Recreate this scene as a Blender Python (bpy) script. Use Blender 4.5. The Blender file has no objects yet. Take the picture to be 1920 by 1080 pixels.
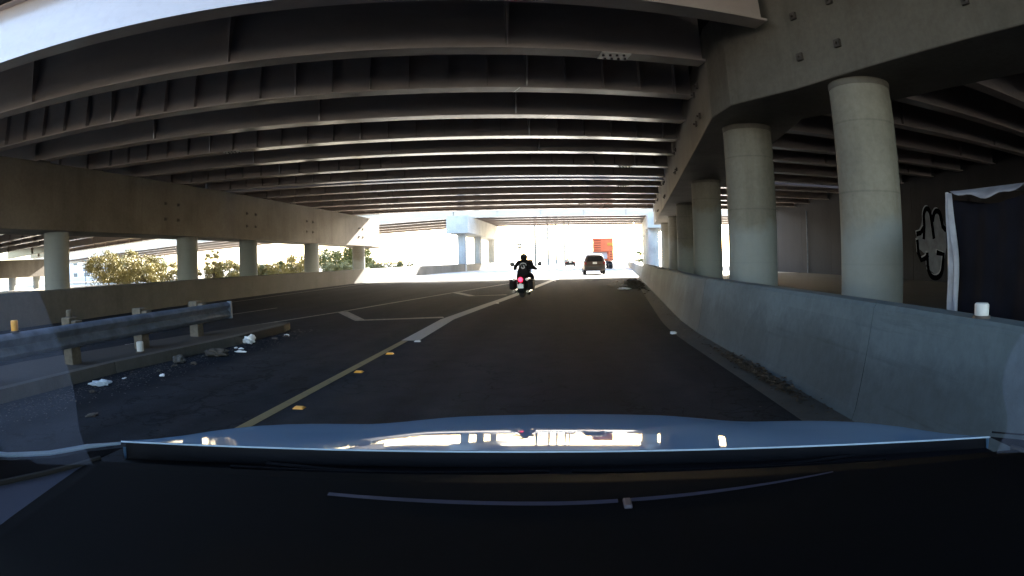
import bpy, bmesh, math, random
import numpy as np
from mathutils import Matrix, Vector

random.seed(7)
rng = np.random.default_rng(7)
sc = bpy.context.scene
COL = sc.collection

# ------------------------------------------------------------------ camera
CAM_H = 1.35
YAW, PITCH, ROLL = 0.07988, -0.04677, 0.02159
F_MM = 1113.15 * 36 / 1920
K_LENS = 0.06656
cd = bpy.data.cameras.new('dash_camera')
cam = bpy.data.objects.new('dash_camera', cd)
COL.objects.link(cam)
sc.camera = cam
cd.type = 'PANO'                       # the wide barrel-distorting lens of the dashboard camera
cd.panorama_type = 'FISHEYE_LENS_POLYNOMIAL'
cd.sensor_width = 36
cd.sensor_fit = 'HORIZONTAL'
cd.fisheye_fov = math.radians(180)
cd.fisheye_polynomial_k0 = 0
cd.fisheye_polynomial_k1 = -1 / F_MM
cd.fisheye_polynomial_k2 = 0
cd.fisheye_polynomial_k3 = -K_LENS / F_MM ** 3
cd.fisheye_polynomial_k4 = 0
cd.clip_start = 0.02
cd.clip_end = 3000
R_cam = (Matrix.Rotation(YAW, 3, 'Z') @ Matrix.Rotation(PITCH, 3, 'X') @ Matrix.Rotation(ROLL, 3, 'Y'))
M = (R_cam @ Matrix(((1, 0, 0), (0, 0, -1), (0, 1, 0)))).to_4x4()
M.translation = (0, 0, CAM_H)
cam.matrix_world = M

# ------------------------------------------------------------------ world, sun, exposure
SUN_EL, SUN_AZ = math.radians(23), math.radians(14)
world = bpy.data.worlds.new('World')
sc.world = world
world.use_nodes = True
wn = world.node_tree
sky = wn.nodes.new('ShaderNodeTexSky')
sky.sky_type = 'NISHITA'
sky.sun_disc = False
sky.sun_elevation = SUN_EL
sky.sun_rotation = SUN_AZ
sky.air_density = 1.0
sky.dust_density = 1.5
wn.links.new(sky.outputs[0], wn.nodes['Background'].inputs[0])
wn.nodes['Background'].inputs[1].default_value = 0.15

sd = bpy.data.lights.new('sun', 'SUN')
sd.energy = 5.0
sd.angle = math.radians(0.5)
sd.color = (1.0, 0.93, 0.82)
sun = bpy.data.objects.new('sun', sd)
COL.objects.link(sun)
to_sun = Vector((math.sin(SUN_AZ) * math.cos(SUN_EL), math.cos(SUN_AZ) * math.cos(SUN_EL), math.sin(SUN_EL)))
sun.rotation_euler = to_sun.to_track_quat('Z', 'Y').to_euler()
sun.location = (0, 0, 30)

sc.view_settings.view_transform = 'Standard'
sc.view_settings.look = 'None'
sc.view_settings.gamma = 1
sc.view_settings.exposure = 3.35
sc.render.engine = 'CYCLES'
sc.cycles.use_denoising = True
sc.cycles.max_bounces = 8
sc.cycles.diffuse_bounces = 5
sc.cycles.glossy_bounces = 4
sc.cycles.transparent_max_bounces = 8
sc.cycles.sample_clamp_indirect = 8
sc.cycles.caustics_reflective = False
sc.cycles.caustics_refractive = False

# ------------------------------------------------------------------ helpers
WM = {}            # world matrix of each object as placed by the script


def tag(o, label=None, cat=None, group=None, kind=None):
    if label: o['label'] = label
    if cat: o['category'] = cat
    if group: o['group'] = group
    if kind: o['kind'] = kind
    return o


def empty(name, loc=(0, 0, 0), rz=0.0, label=None, cat=None, group=None):
    o = bpy.data.objects.new(name, None)
    COL.objects.link(o)
    o.empty_display_size = 0.3
    m = Matrix.Translation(loc) @ Matrix.Rotation(rz, 4, 'Z')
    o.matrix_world = m
    WM[o.name] = m
    tag(o, label, cat, group)
    return o


def link(name, me, parent=None, local=False, mat4=None):
    """mesh object; coordinates are world ones unless local is set (then the parent's)"""
    o = bpy.data.objects.new(name, me)
    COL.objects.link(o)
    mb = mat4 if mat4 is not None else Matrix.Identity(4)
    o.matrix_basis = mb
    if parent is not None:
        o.parent = parent
        if not local:
            o.matrix_parent_inverse = WM[parent.name].inverted()
            WM[o.name] = mb
        else:
            WM[o.name] = WM[parent.name] @ mb
    else:
        WM[o.name] = mb
    return o


class MB:
    def __init__(self):
        self.v, self.f = [], []

    def add(self, vs, fs):
        n = len(self.v)
        self.v += [tuple(p) for p in vs]
        self.f += [tuple(i + n for i in q) for q in fs]
        return self

    def box(self, c, s, rz=0.0, rx=0.0, ry=0.0):
        m = Matrix.Rotation(rz, 3, 'Z') @ Matrix.Rotation(ry, 3, 'Y') @ Matrix.Rotation(rx, 3, 'X')
        c = Vector(c)
        vs = [c + m @ Vector((dx * s[0] / 2, dy * s[1] / 2, dz * s[2] / 2)) for dx in (-1, 1) for dy in (-1, 1) for dz in (-1, 1)]
        return self.add(vs, [(0, 1, 3, 2), (4, 6, 7, 5), (0, 4, 5, 1), (2, 3, 7, 6), (0, 2, 6, 4), (1, 5, 7, 3)])

    def tube(self, pts, rad, n=10, cap=True):
        """tube along pts, rad a number or a list"""
        pts = [Vector(p) for p in pts]
        if not isinstance(rad, (list, tuple)): rad = [rad] * len(pts)
        vs, fs = [], []
        for i, p in enumerate(pts):
            d = (pts[min(i + 1, len(pts) - 1)] - pts[max(i - 1, 0)]).normalized()
            ref = Vector((0, 0, 1)) if abs(d.z) < 0.9 else Vector((1, 0, 0))
            a = d.cross(ref).normalized(); b = d.cross(a).normalized()
            for k in range(n):
                t = 2 * math.pi * k / n
                vs.append(p + (a * math.cos(t) + b * math.sin(t)) * rad[i])
        for i in range(len(pts) - 1):
            for k in range(n):
                k2 = (k + 1) % n
                fs.append((i * n + k, i * n + k2, (i + 1) * n + k2, (i + 1) * n + k))
        if cap:
            fs.append(tuple(range(n - 1, -1, -1)))
            fs.append(tuple((len(pts) - 1) * n + k for k in range(n)))
        return self.add(vs, fs)

    def lathe(self, prof, c=(0, 0, 0), axis='Z', n=24):
        """prof: list of (r, h) along axis"""
        vs, fs = [], []
        c = Vector(c)
        for r, h in prof:
            for k in range(n):
                t = 2 * math.pi * k / n
                a, b = r * math.cos(t), r * math.sin(t)
                vs.append(c + (Vector((a, b, h)) if axis == 'Z' else Vector((h, a, b)) if axis == 'X' else Vector((b, h, a))))
        for i in range(len(prof) - 1):
            for k in range(n):
                k2 = (k + 1) % n
                fs.append((i * n + k, i * n + k2, (i + 1) * n + k2, (i + 1) * n + k))
        fs.append(tuple(range(n - 1, -1, -1)))
        fs.append(tuple((len(prof) - 1) * n + k for k in range(n)))
        return self.add(vs, fs)

    def loft(self, rings, closed_ring=True, cap=True):
        n = len(rings[0])
        vs = [p for r in rings for p in r]
        fs = []
        for i in range(len(rings) - 1):
            for k in range(n if closed_ring else n - 1):
                k2 = (k + 1) % n
                fs.append((i * n + k, i * n + k2, (i + 1) * n + k2, (i + 1) * n + k))
        if cap and closed_ring:
            fs.append(tuple(range(n - 1, -1, -1)))
            fs.append(tuple((len(rings) - 1) * n + k for k in range(n)))
        return self.add(vs, fs)

    def mesh(self, name, mat=None, smooth=False, fix=True):
        me = bpy.data.meshes.new(name)
        me.from_pydata(self.v, [], self.f)
        if fix:
            bm = bmesh.new(); bm.from_mesh(me)
            bmesh.ops.recalc_face_normals(bm, faces=bm.faces)
            bm.to_mesh(me); bm.free()
        if mat: me.materials.append(mat)
        if smooth:
            me.polygons.foreach_set('use_smooth', [True] * len(me.polygons))
            try: me.set_sharp_from_angle(angle=math.radians(40))
            except Exception: pass
        me.update()
        return me

    def build(self, name, mat, parent=None, smooth=False, local=False, mat4=None, fix=True, bevel=0.0):
        o = link(name, self.mesh(name, mat, smooth, fix), parent, local, mat4)
        if bevel:
            md = o.modifiers.new('bevel', 'BEVEL'); md.width = bevel; md.segments = 2; md.limit_method = 'ANGLE'
        return o


# ------------------------------------------------------------------ materials
def nodes_of(name):
    m = bpy.data.materials.new(name)
    m.use_nodes = True
    nt = m.node_tree
    return m, nt, nt.nodes['Principled BSDF']


def N(nt, typ, **kw):
    n = nt.nodes.new(typ)
    for k, v in kw.items(): setattr(n, k, v)
    return n


def coords(nt, world=True, scale=(1, 1, 1)):
    mp = N(nt, 'ShaderNodeMapping')
    mp.inputs['Scale'].default_value = scale
    if world:
        g = N(nt, 'ShaderNodeNewGeometry'); nt.links.new(g.outputs['Position'], mp.inputs[0])
    else:
        g = N(nt, 'ShaderNodeTexCoord'); nt.links.new(g.outputs['Object'], mp.inputs[0])
    return mp.outputs[0]


def noise(nt, vec, scale, detail=6, rough=0.6):
    n = N(nt, 'ShaderNodeTexNoise')
    n.inputs['Scale'].default_value = scale
    n.inputs['Detail'].default_value = detail
    n.inputs['Roughness'].default_value = rough
    nt.links.new(vec, n.inputs['Vector'])
    return n.outputs['Fac']


def ramp(nt, fac, stops):
    r = N(nt, 'ShaderNodeValToRGB')
    e = r.color_ramp.elements
    while len(e) < len(stops): e.new(0.5)
    for el, (p, c) in zip(e, stops):
        el.position = p
        el.color = (*c, 1) if len(c) == 3 else c
    nt.links.new(fac, r.inputs[0])
    return r.outputs[0]


def mix(nt, a, b, fac, mode='MIX'):
    m = N(nt, 'ShaderNodeMixRGB', blend_type=mode)
    for i, x in ((1, a), (2, b)):
        if isinstance(x, tuple): m.inputs[i].default_value = (*x, 1)
        else: nt.links.new(x, m.inputs[i])
    if isinstance(fac, float): m.inputs[0].default_value = fac
    else: nt.links.new(fac, m.inputs[0])
    return m.outputs[0]


def bump(nt, bsdf, h, strength=0.3, dist=0.02):
    b = N(nt, 'ShaderNodeBump')
    b.inputs['Strength'].default_value = strength
    b.inputs['Distance'].default_value = dist
    nt.links.new(h, b.inputs['Height'])
    nt.links.new(b.outputs[0], bsdf.inputs['Normal'])


def plain(name, col, rough=0.6, metal=0.0, coat=0.0, var=0.15, scale=8.0, spec=0.5):
    m, nt, b = nodes_of(name)
    v = coords(nt, world=False)
    f = noise(nt, v, scale)
    lo = tuple(c * (1 - var) for c in col); hi = tuple(min(1, c * (1 + var)) for c in col)
    nt.links.new(ramp(nt, f, [(0.3, lo), (0.7, hi)]), b.inputs['Base Color'])
    b.inputs['Roughness'].default_value = rough
    b.inputs['Metallic'].default_value = metal
    b.inputs['Coat Weight'].default_value = coat
    b.inputs['Coat Roughness'].default_value = 0.04
    b.inputs['Specular IOR Level'].default_value = spec
    return m


def concrete(name, col, streak=0.5, patch=None, rough=0.85, scuff=False, seams=False):
    m, nt, b = nodes_of(name)
    v = coords(nt)
    big = noise(nt, v, 0.35, 5)
    fine = noise(nt, v, 9, 8, 0.7)
    vs = coords(nt, scale=(0.8, 0.55, 0.05))
    st = noise(nt, vs, 1.3, 9, 0.72)
    c0 = ramp(nt, big, [(0.3, tuple(c * 0.72 for c in col)), (0.7, tuple(c * 1.2 for c in col))])
    c1 = mix(nt, c0, ramp(nt, fine, [(0.25, (0.55, 0.55, 0.55)), (0.75, (1.25, 1.25, 1.25))]), 0.45, 'MULTIPLY')
    c2 = mix(nt, c1, ramp(nt, st, [(0.32, (0.45, 0.42, 0.38)), (0.50, (1, 1, 1))]), streak, 'MULTIPLY')
    if scuff:      # tyre scuffs along the wall, splash dirt at its foot, cover-paint patches
        sc_ = noise(nt, coords(nt, scale=(1, 0.10, 2.6)), 2.4, 7, 0.7)
        c2 = mix(nt, c2, ramp(nt, sc_, [(0.30, (0.45, 0.44, 0.43)), (0.42, (1, 1, 1)), (0.66, (1, 1, 1)), (0.74, (1.35, 1.36, 1.36))]), 0.45, 'MULTIPLY')
        g0 = N(nt, 'ShaderNodeNewGeometry'); s0 = N(nt, 'ShaderNodeSeparateXYZ'); nt.links.new(g0.outputs['Position'], s0.inputs[0])
        a0 = N(nt, 'ShaderNodeMath', operation='MULTIPLY_ADD'); nt.links.new(noise(nt, v, 1.7, 6, 0.7), a0.inputs[0]); a0.inputs[1].default_value = -0.9; nt.links.new(s0.outputs['Z'], a0.inputs[2])
        c2 = mix(nt, c2, ramp(nt, a0.outputs[0], [(0.0, (0.42, 0.40, 0.38)), (0.30, (1, 1, 1))]), 0.55, 'MULTIPLY')
        br = N(nt, 'ShaderNodeTexVoronoi', feature='F1', distance='CHEBYCHEV'); br.inputs['Scale'].default_value = 0.42; nt.links.new(coords(nt, scale=(0.2, 1, 1.4)), br.inputs['Vector'])
        c2 = mix(nt, c2, ramp(nt, br.outputs['Color'], [(0.35, (0.88, 0.88, 0.88)), (0.36, (1, 1, 1)), (0.7, (1, 1, 1)), (0.71, (1.16, 1.18, 1.18))]), 0.8, 'MULTIPLY')
    if seams:      # formwork lifts
        g1_ = N(nt, 'ShaderNodeNewGeometry'); s1_ = N(nt, 'ShaderNodeSeparateXYZ'); nt.links.new(g1_.outputs['Position'], s1_.inputs[0])
        fm = N(nt, 'ShaderNodeMath', operation='PINGPONG'); nt.links.new(s1_.outputs['Z'], fm.inputs[0]); fm.inputs[1].default_value = 0.61
        c2 = mix(nt, c2, ramp(nt, fm.outputs[0], [(0.0, (0.62, 0.62, 0.62)), (0.025, (1, 1, 1))]), 0.6, 'MULTIPLY')
    if patch:      # rolled-on cover paint up to some height, with a ragged rim
        g = N(nt, 'ShaderNodeNewGeometry'); sx = N(nt, 'ShaderNodeSeparateXYZ'); nt.links.new(g.outputs['Position'], sx.inputs[0])
        ad = N(nt, 'ShaderNodeMath', operation='MULTIPLY_ADD')
        nt.links.new(noise(nt, coords(nt, scale=(0.8, 0.8, 0.5)), 1.2, 3), ad.inputs[0]); ad.inputs[1].default_value = 1.6
        nt.links.new(sx.outputs['Z'], ad.inputs[2])
        oi = N(nt, 'ShaderNodeObjectInfo')
        ar = N(nt, 'ShaderNodeMath', operation='MULTIPLY_ADD'); nt.links.new(oi.outputs['Random'], ar.inputs[0]); ar.inputs[1].default_value = 1.6; nt.links.new(ad.outputs[0], ar.inputs[2])
        lt = N(nt, 'ShaderNodeMapRange'); nt.links.new(ar.outputs[0], lt.inputs['Value'])
        lt.inputs['From Min'].default_value = patch[0] + 1.3; lt.inputs['From Max'].default_value = patch[0] + 0.9
        pc = mix(nt, c2, patch[1], 0.62)
        c2 = mix(nt, c2, pc, lt.outputs[0])
    nt.links.new(c2, b.inputs['Base Color'])
    b.inputs['Roughness'].default_value = rough
    b.inputs['Specular IOR Level'].default_value = 0.3
    bump(nt, b, fine, 0.35, 0.01)
    return m


def asphalt():
    m, nt, b = nodes_of('asphalt')
    v = coords(nt)
    big = noise(nt, coords(nt, scale=(1, 0.12, 1)), 0.9, 5)
    fine = noise(nt, v, 60, 3, 0.8)
    mid = noise(nt, v, 2.2, 8, 0.7)
    c = ramp(nt, big, [(0.3, (0.016, 0.0195, 0.025)), (0.7, (0.026, 0.029, 0.034))])
    c = mix(nt, c, ramp(nt, fine, [(0.3, (0.6, 0.6, 0.6)), (0.75, (1.5, 1.5, 1.5))]), 0.7, 'MULTIPLY')
    c = mix(nt, c, ramp(nt, mid, [(0.35, (0.75, 0.75, 0.75)), (0.65, (1.15, 1.15, 1.15))]), 0.8, 'MULTIPLY')
    # polished wheel tracks and the oil strip between them, running with the lane
    tr = noise(nt, coords(nt, scale=(1, 0.015, 1)), 1.1, 2, 0.5)
    c = mix(nt, c, ramp(nt, tr, [(0.35, (0.62, 0.62, 0.63)), (0.6, (1.2, 1.19, 1.17))]), 0.75, 'MULTIPLY')
    # cracks and sealed joints
    wv = N(nt, 'ShaderNodeVectorMath', operation='MULTIPLY_ADD')
    nz = N(nt, 'ShaderNodeTexNoise'); nz.inputs['Scale'].default_value = 1.3; nz.inputs['Detail'].default_value = 6; nt.links.new(v, nz.inputs['Vector'])
    nt.links.new(nz.outputs['Color'], wv.inputs[0]); wv.inputs[1].default_value = (1.6, 1.6, 0); nt.links.new(coords(nt, scale=(0.35, 0.14, 0)), wv.inputs[2])
    vo = N(nt, 'ShaderNodeTexVoronoi', feature='DISTANCE_TO_EDGE'); vo.inputs['Scale'].default_value = 1.0; nt.links.new(wv.outputs[0], vo.inputs['Vector'])
    c = mix(nt, c, ramp(nt, vo.outputs['Distance'], [(0.0, (0.35, 0.35, 0.36)), (0.014, (1, 1, 1))]), 0.8, 'MULTIPLY')
    # pale grit specks and dark drips
    sp_ = noise(nt, v, 14, 2, 0.9)
    c = mix(nt, c, ramp(nt, sp_, [(0.28, (0.55, 0.55, 0.55)), (0.36, (1, 1, 1)), (0.70, (1, 1, 1)), (0.76, (1.9, 1.9, 1.85))]), 0.6, 'MULTIPLY')
    nt.links.new(c, b.inputs['Base Color'])
    b.inputs['Roughness'].default_value = 0.95
    b.inputs['Specular IOR Level'].default_value = 0.03
    bump(nt, b, fine, 0.6, 0.008)
    return m


def road_paint(name, col, wear=0.45):
    m, nt, b = nodes_of(name)
    v = coords(nt)
    f = noise(nt, v, 7, 8, 0.75)
    c = ramp(nt, f, [(wear - 0.1, (0.05, 0.05, 0.05)), (wear + 0.06, col)])
    nt.links.new(c, b.inputs['Base Color'])
    b.inputs['Roughness'].default_value = 0.7
    return m


def steel_paint():
    m, nt, b = nodes_of('girder_paint')
    v = coords(nt)
    big = noise(nt, coords(nt, scale=(0.25, 1, 1)), 0.8, 6)
    fine = noise(nt, v, 5, 8, 0.75)
    c = ramp(nt, big, [(0.3, (0.33, 0.275, 0.255)), (0.7, (0.43, 0.37, 0.345))])
    c = mix(nt, c, ramp(nt, fine, [(0.25, (0.6, 0.55, 0.5)), (0.5, (1, 1, 1))]), 0.22, 'MULTIPLY')
    nt.links.new(c, b.inputs['Base Color'])
    nt.links.new(ramp(nt, fine, [(0.3, (0.13,) * 3), (0.7, (0.24,) * 3)]), b.inputs['Roughness'])
    b.inputs['Specular IOR Level'].default_value = 0.8
    return m


def emission(name, col, s):
    m, nt, b = nodes_of(name)
    b.inputs['Base Color'].default_value = (*col, 1)
    b.inputs['Emission Color'].default_value = (*col, 1)
    b.inputs['Emission Strength'].default_value = s
    b.inputs['Roughness'].default_value = 0.2
    return m


def ground_mat():
    m, nt, b = nodes_of('dry_ground')
    v = coords(nt)
    c = ramp(nt, noise(nt, v, 0.15, 8, 0.7), [(0.3, (0.34, 0.31, 0.25)), (0.7, (0.50, 0.47, 0.40))])
    c = mix(nt, c, ramp(nt, noise(nt, v, 3, 8, 0.7), [(0.3, (0.65, 0.65, 0.65)), (0.7, (1.2, 1.2, 1.2))]), 0.8, 'MULTIPLY')
    nt.links.new(c, b.inputs['Base Color'])
    b.inputs['Roughness'].default_value = 0.95
    return m


def film_mat():
    m = bpy.data.materials.new('windscreen_dirt')
    m.use_nodes = True
    nt = m.node_tree
    nt.nodes.remove(nt.nodes['Principled BSDF'])
    out = nt.nodes['Material Output']
    d = N(nt, 'ShaderNodeBsdfDiffuse'); d.inputs[0].default_value = (0.50, 0.60, 0.95, 1)
    t = N(nt, 'ShaderNodeBsdfTransparent'); t.inputs[0].default_value = (0.95, 0.95, 0.97, 1)
    f = noise(nt, coords(nt, world=False), 5, 8, 0.7)
    r = ramp(nt, f, [(0.2, (FILM_A * 0.8,) * 3), (0.8, (FILM_A * 1.2,) * 3)])
    mx = N(nt, 'ShaderNodeMixShader')
    nt.links.new(r, mx.inputs[0]); nt.links.new(t.outputs[0], mx.inputs[1]); nt.links.new(d.outputs[0], mx.inputs[2])
    nt.links.new(mx.outputs[0], out.inputs[0])
    return m


FILM_A = 0.04
MAT = dict(
    asphalt=asphalt(), ground=ground_mat(),
    conc=concrete('pier_concrete', (0.125, 0.112, 0.096), 0.4),
    conc_col=concrete('column_concrete', (0.20, 0.185, 0.155), 0.4, seams=True, patch=(3.1, (0.25, 0.275, 0.28))),
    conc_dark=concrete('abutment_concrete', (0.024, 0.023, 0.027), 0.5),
    barrier=concrete('barrier_concrete', (0.095, 0.128, 0.152), 0.15, scuff=True),
    wall=concrete('left_wall_concrete', (0.088, 0.088, 0.080), 0.3),
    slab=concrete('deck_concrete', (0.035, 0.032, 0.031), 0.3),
    pale=concrete('skylit_concrete', (0.44, 0.43, 0.40), 0.15),  # lighter copy for the far bridge, its skylit brightness put into the colour
    pavement=concrete('sunlit_pavement_concrete', (0.42, 0.41, 0.38), 0.0),
    island=concrete('island_dirt', (0.032, 0.030, 0.028), 0.0),
    bay=concrete('shaded_bay_dirt', (0.030, 0.027, 0.025), 0.0),
    kerb=concrete('kerb_concrete', (0.075, 0.073, 0.068), 0.5),
    steel=steel_paint(),
    weld=plain('weld_metal', (0.55, 0.52, 0.48), 0.4),
    bolt=plain('rusty_bolt', (0.05, 0.04, 0.035), 0.7),
    white_line=road_paint('white_road_paint', (0.27, 0.275, 0.27), 0.36),
    thin_line=road_paint('worn_white_road_paint', (0.22, 0.22, 0.21), 0.45),
    yellow_line=road_paint('yellow_road_paint', (0.155, 0.125, 0.055), 0.40),
    marker_white=plain('white_marker', (0.52, 0.52, 0.52), 0.35, var=0.1),
    marker_amber=plain('amber_marker', (0.75, 0.36, 0.05), 0.35, var=0.1),
    galv=plain('galvanised_steel', (0.13, 0.16, 0.21), 0.55, metal=0.4, var=0.35, scale=4),
    wood=plain('weathered_post_wood', (0.085, 0.072, 0.055), 0.9, var=0.35, scale=12),
    paper=plain('litter_paper', (0.75, 0.75, 0.74), 0.8),
    plastic=plain('litter_plastic', (0.45, 0.52, 0.60), 0.3),
    dirt=plain('dirt_clod', (0.05, 0.042, 0.034), 0.95, var=0.4),
    grit=plain('grit', (0.07, 0.062, 0.055), 0.95, var=0.8, scale=40),
    leaf_litter=plain('leaf_litter', (0.06, 0.040, 0.024), 0.9, var=0.5, scale=30),
    tarp_dark=plain('dark_tarp', (0.006, 0.006, 0.010), 0.8, var=0.3, scale=3, spec=0.1),
    tarp_pale=plain('pale_tarp', (0.26, 0.26, 0.30), 0.6, var=0.3, scale=4),
    pole=plain('shelter_pole', (0.3, 0.3, 0.3), 0.4, metal=0.7),
    spray_black=plain('black_spray_paint', (0.003, 0.003, 0.004), 0.9, spec=0.0),
    spray_pale=plain('pale_spray_paint', (0.21, 0.25, 0.31), 0.7, var=0.25, scale=2),
    spray_fill=plain('grey_spray_paint', (0.095, 0.12, 0.165), 0.7, var=0.3, scale=2),
    leaf=plain('leaf', (0.12, 0.15, 0.055), 0.6, var=0.5, scale=1.2),
    leaf_y=plain('leaf_yellow', (0.27, 0.235, 0.085), 0.6, var=0.5, scale=1.2),
    bark=plain('bark', (0.09, 0.07, 0.05), 0.95, var=0.4),
    black=plain('black_rubber', (0.012, 0.012, 0.013), 0.8, var=0.3),
    gloss_black=plain('black_gloss', (0.012, 0.012, 0.013), 0.15, coat=0.8, var=0.1),
    chrome=plain('chrome', (0.75, 0.75, 0.76), 0.12, metal=1.0, var=0.05),
    leather=plain('black_leather', (0.008, 0.0075, 0.008), 0.7, var=0.35, scale=14, spec=0.2),
    denim=plain('dark_denim', (0.018, 0.018, 0.024), 0.85, var=0.35, scale=20),
    skin=plain('skin', (0.35, 0.20, 0.13), 0.6),
    patch=plain('jacket_patch', (0.40, 0.40, 0.41), 0.8, var=0.6, scale=22),
    red_lamp=emission('lit_tail_lamp', (1.0, 0.02, 0.06), 0.6),
    red_lens=plain('red_lens', (0.25, 0.01, 0.01), 0.15, coat=1.0),
    signal=plain('signal_lens', (0.75, 0.70, 0.62), 0.2, coat=0.6),
    plate=plain('number_plate', (0.80, 0.80, 0.78), 0.5, var=0.08),
    suv_paint=plain('dark_bronze_paint', (0.095, 0.070, 0.058), 0.5, coat=0.15, spec=0.3, var=0.15),
    sedan_paint=plain('dark_grey_paint', (0.02, 0.02, 0.023), 0.7, coat=0.0, spec=0.2),
    car_glass=plain('car_glass', (0.03, 0.03, 0.035), 0.05, coat=0.6, var=0.1),
    dark_glass=plain('tinted_glass', (0.012, 0.012, 0.014), 0.6, var=0.1, spec=0.1),
    trim=plain('grey_trim', (0.06, 0.055, 0.055), 0.6),
    orange=plain('orange_truck_paint', (0.95, 0.20, 0.07), 0.45, var=0.12, scale=2),
    truck_white=plain('white_truck_paint', (0.75, 0.73, 0.70), 0.5),
    pole_grey=plain('utility_pole', (0.14, 0.15, 0.14), 0.8),
    sign_dark=plain('sign_face', (0.03, 0.06, 0.06), 0.5),
    bldg=plain('pale_render', (0.55, 0.53, 0.56), 0.85, var=0.08, scale=0.4),
    bldg_b=plain('pale_blue_render', (0.40, 0.47, 0.55), 0.85, var=0.08, scale=0.4),
    roof=plain('roof_sheet', (0.30, 0.28, 0.28), 0.8),
    win=plain('window_glass', (0.06, 0.08, 0.10), 0.1),
    hood=plain('silver_blue_car_paint', (0.14, 0.26, 0.42), 0.5, metal=0.0, coat=0.5, var=0.03, scale=2, spec=0.0),
    hood_edge=plain('hood_edge', (0.30, 0.40, 0.55), 0.3, coat=0.6, var=0.05),
    cowl=plain('cowl_plastic', (0.0035, 0.004, 0.007), 0.8, var=0.2, spec=0.15),
    dash=plain('dashboard_vinyl', (0.0022, 0.0020, 0.0027), 0.85, var=0.2, scale=20, spec=0.08),
    vent=plain('vent_plastic', (0.026, 0.025, 0.044), 0.5, var=0.2),
    pillar=plain('pillar_trim', (0.045, 0.055, 0.10), 0.8, var=0.08),
    film=film_mat(),
)
bh = MAT['hood'].node_tree.nodes['Principled BSDF']
bh.inputs['Coat Roughness'].default_value = 0.03

# ------------------------------------------------------------------ ground, road, markings
def shift(y):                        # the road leans to the right after the first ten metres
    return 0.0 if y < 9 else 0.104 * ((y - 9) ** 2 / 8 if y < 13 else (y - 11))


def strip(name, left, right, z, mat, parent=None, kind='structure'):
    """sheet between two polylines of equal length"""
    m = MB()
    vs = [(x, y, z) for x, y in left] + [(x, y, z) for x, y in right]
    n = len(left)
    m.add(vs, [(i, n + i, n + i + 1, i + 1) for i in range(n - 1)])
    o = m.build(name, mat, parent, fix=False)
    for p in o.data.polygons:
        if p.normal.z < 0: p.flip()
    if parent is None: tag(o, kind=kind)
    return o


g = MB().add([(-1500, -600, -0.06), (1500, -600, -0.06), (1500, 2500, -0.06), (-1500, 2500, -0.06)], [(0, 1, 2, 3)])
tag(g.build('ground', MAT['ground'], fix=False), kind='structure')
ys = [-40, -20, 0, 9, 10, 11, 12, 13, 16, 20, 26, 36, 50, 70, 100, 140, 200, 300]
strip('road', [(-14.45, y) for y in ys], [(3.2 + shift(y) + (0 if y < 100 else 0), y) for y in ys], 0.0, MAT['asphalt'])
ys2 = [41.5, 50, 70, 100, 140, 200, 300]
strip('sunlit_pavement', [(-14.42, y) for y in ys2], [(3.18 + shift(y), y) for y in ys2], 0.004, MAT['pavement'])  # pale concrete from the shadow edge on, sunlit whiteness put into its colour
strip('gutter', [(2.02 + shift(y), y) for y in ys[:12]], [(2.60 + shift(y), y) for y in ys[:12]], 0.005, MAT['kerb'])


def line_strip(name, pts, w, z, mat, label=None):
    l, r = [], []
    for i, p in enumerate(pts):
        a = Vector(pts[max(i - 1, 0)]); b = Vector(pts[min(i + 1, len(pts) - 1)])
        d = (b - a).normalized(); n = Vector((-d.y, d.x)) * w / 2
        l.append((p[0] + n.x, p[1] + n.y)); r.append((p[0] - n.x, p[1] - n.y))
    return strip(name, l, r, z, mat)


line_strip('yellow_edge_line', [(-2.66, -20), (-2.66, 3), (-2.67, 9.86)], 0.12, 0.006, MAT['yellow_line'])
line_strip('white_gore_line', [(-2.58, 9.9), (-2.60, 12), (-2.62, 13.6), (-2.25, 17.5), (-1.84, 21.4), (-1.12, 30), (-0.30, 39.8), (0.9, 52), (3.4, 75), (6, 100)], 0.32, 0.006, MAT['white_line'])
line_strip('ramp_edge_line', [(-8.0, 8.5), (-7.05, 12.3), (-6.2, 15.95), (-5.74, 18.7), (-4.55, 25.4), (-2.78, 34.8), (-1.0, 43), (0.2, 50)], 0.13, 0.009, MAT['thin_line'])
line_strip('gore_chevron', [(-6.15, 15.9), (-4.75, 13.45), (-2.80, 14.05)], 0.32, 0.012, MAT['thin_line'])
line_strip('gore_chevron', [(-4.45, 25.2), (-3.35, 22.55), (-2.05, 23.0)], 0.32, 0.012, MAT['thin_line'])
line_strip('ramp_left_line', [(-12.9, 15), (-13.0, 21), (-13.1, 30), (-13.2, 42)], 0.10, 0.006, MAT['thin_line'])
line_strip('ramp_middle_dash', [(-9.6, 14.6), (-9.2, 17.6)], 0.10, 0.006, MAT['thin_line'])

strip('shaded_bay_floor', [(2.9 + shift(y), y) for y in (-22, 0, 9, 13, 30, 47)], [(21.5, y) for y in (-22, 0, 9, 13, 30, 47)], -0.01, MAT['bay'])  # dark dirt sheet, the shade of the bay put into its colour
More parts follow.
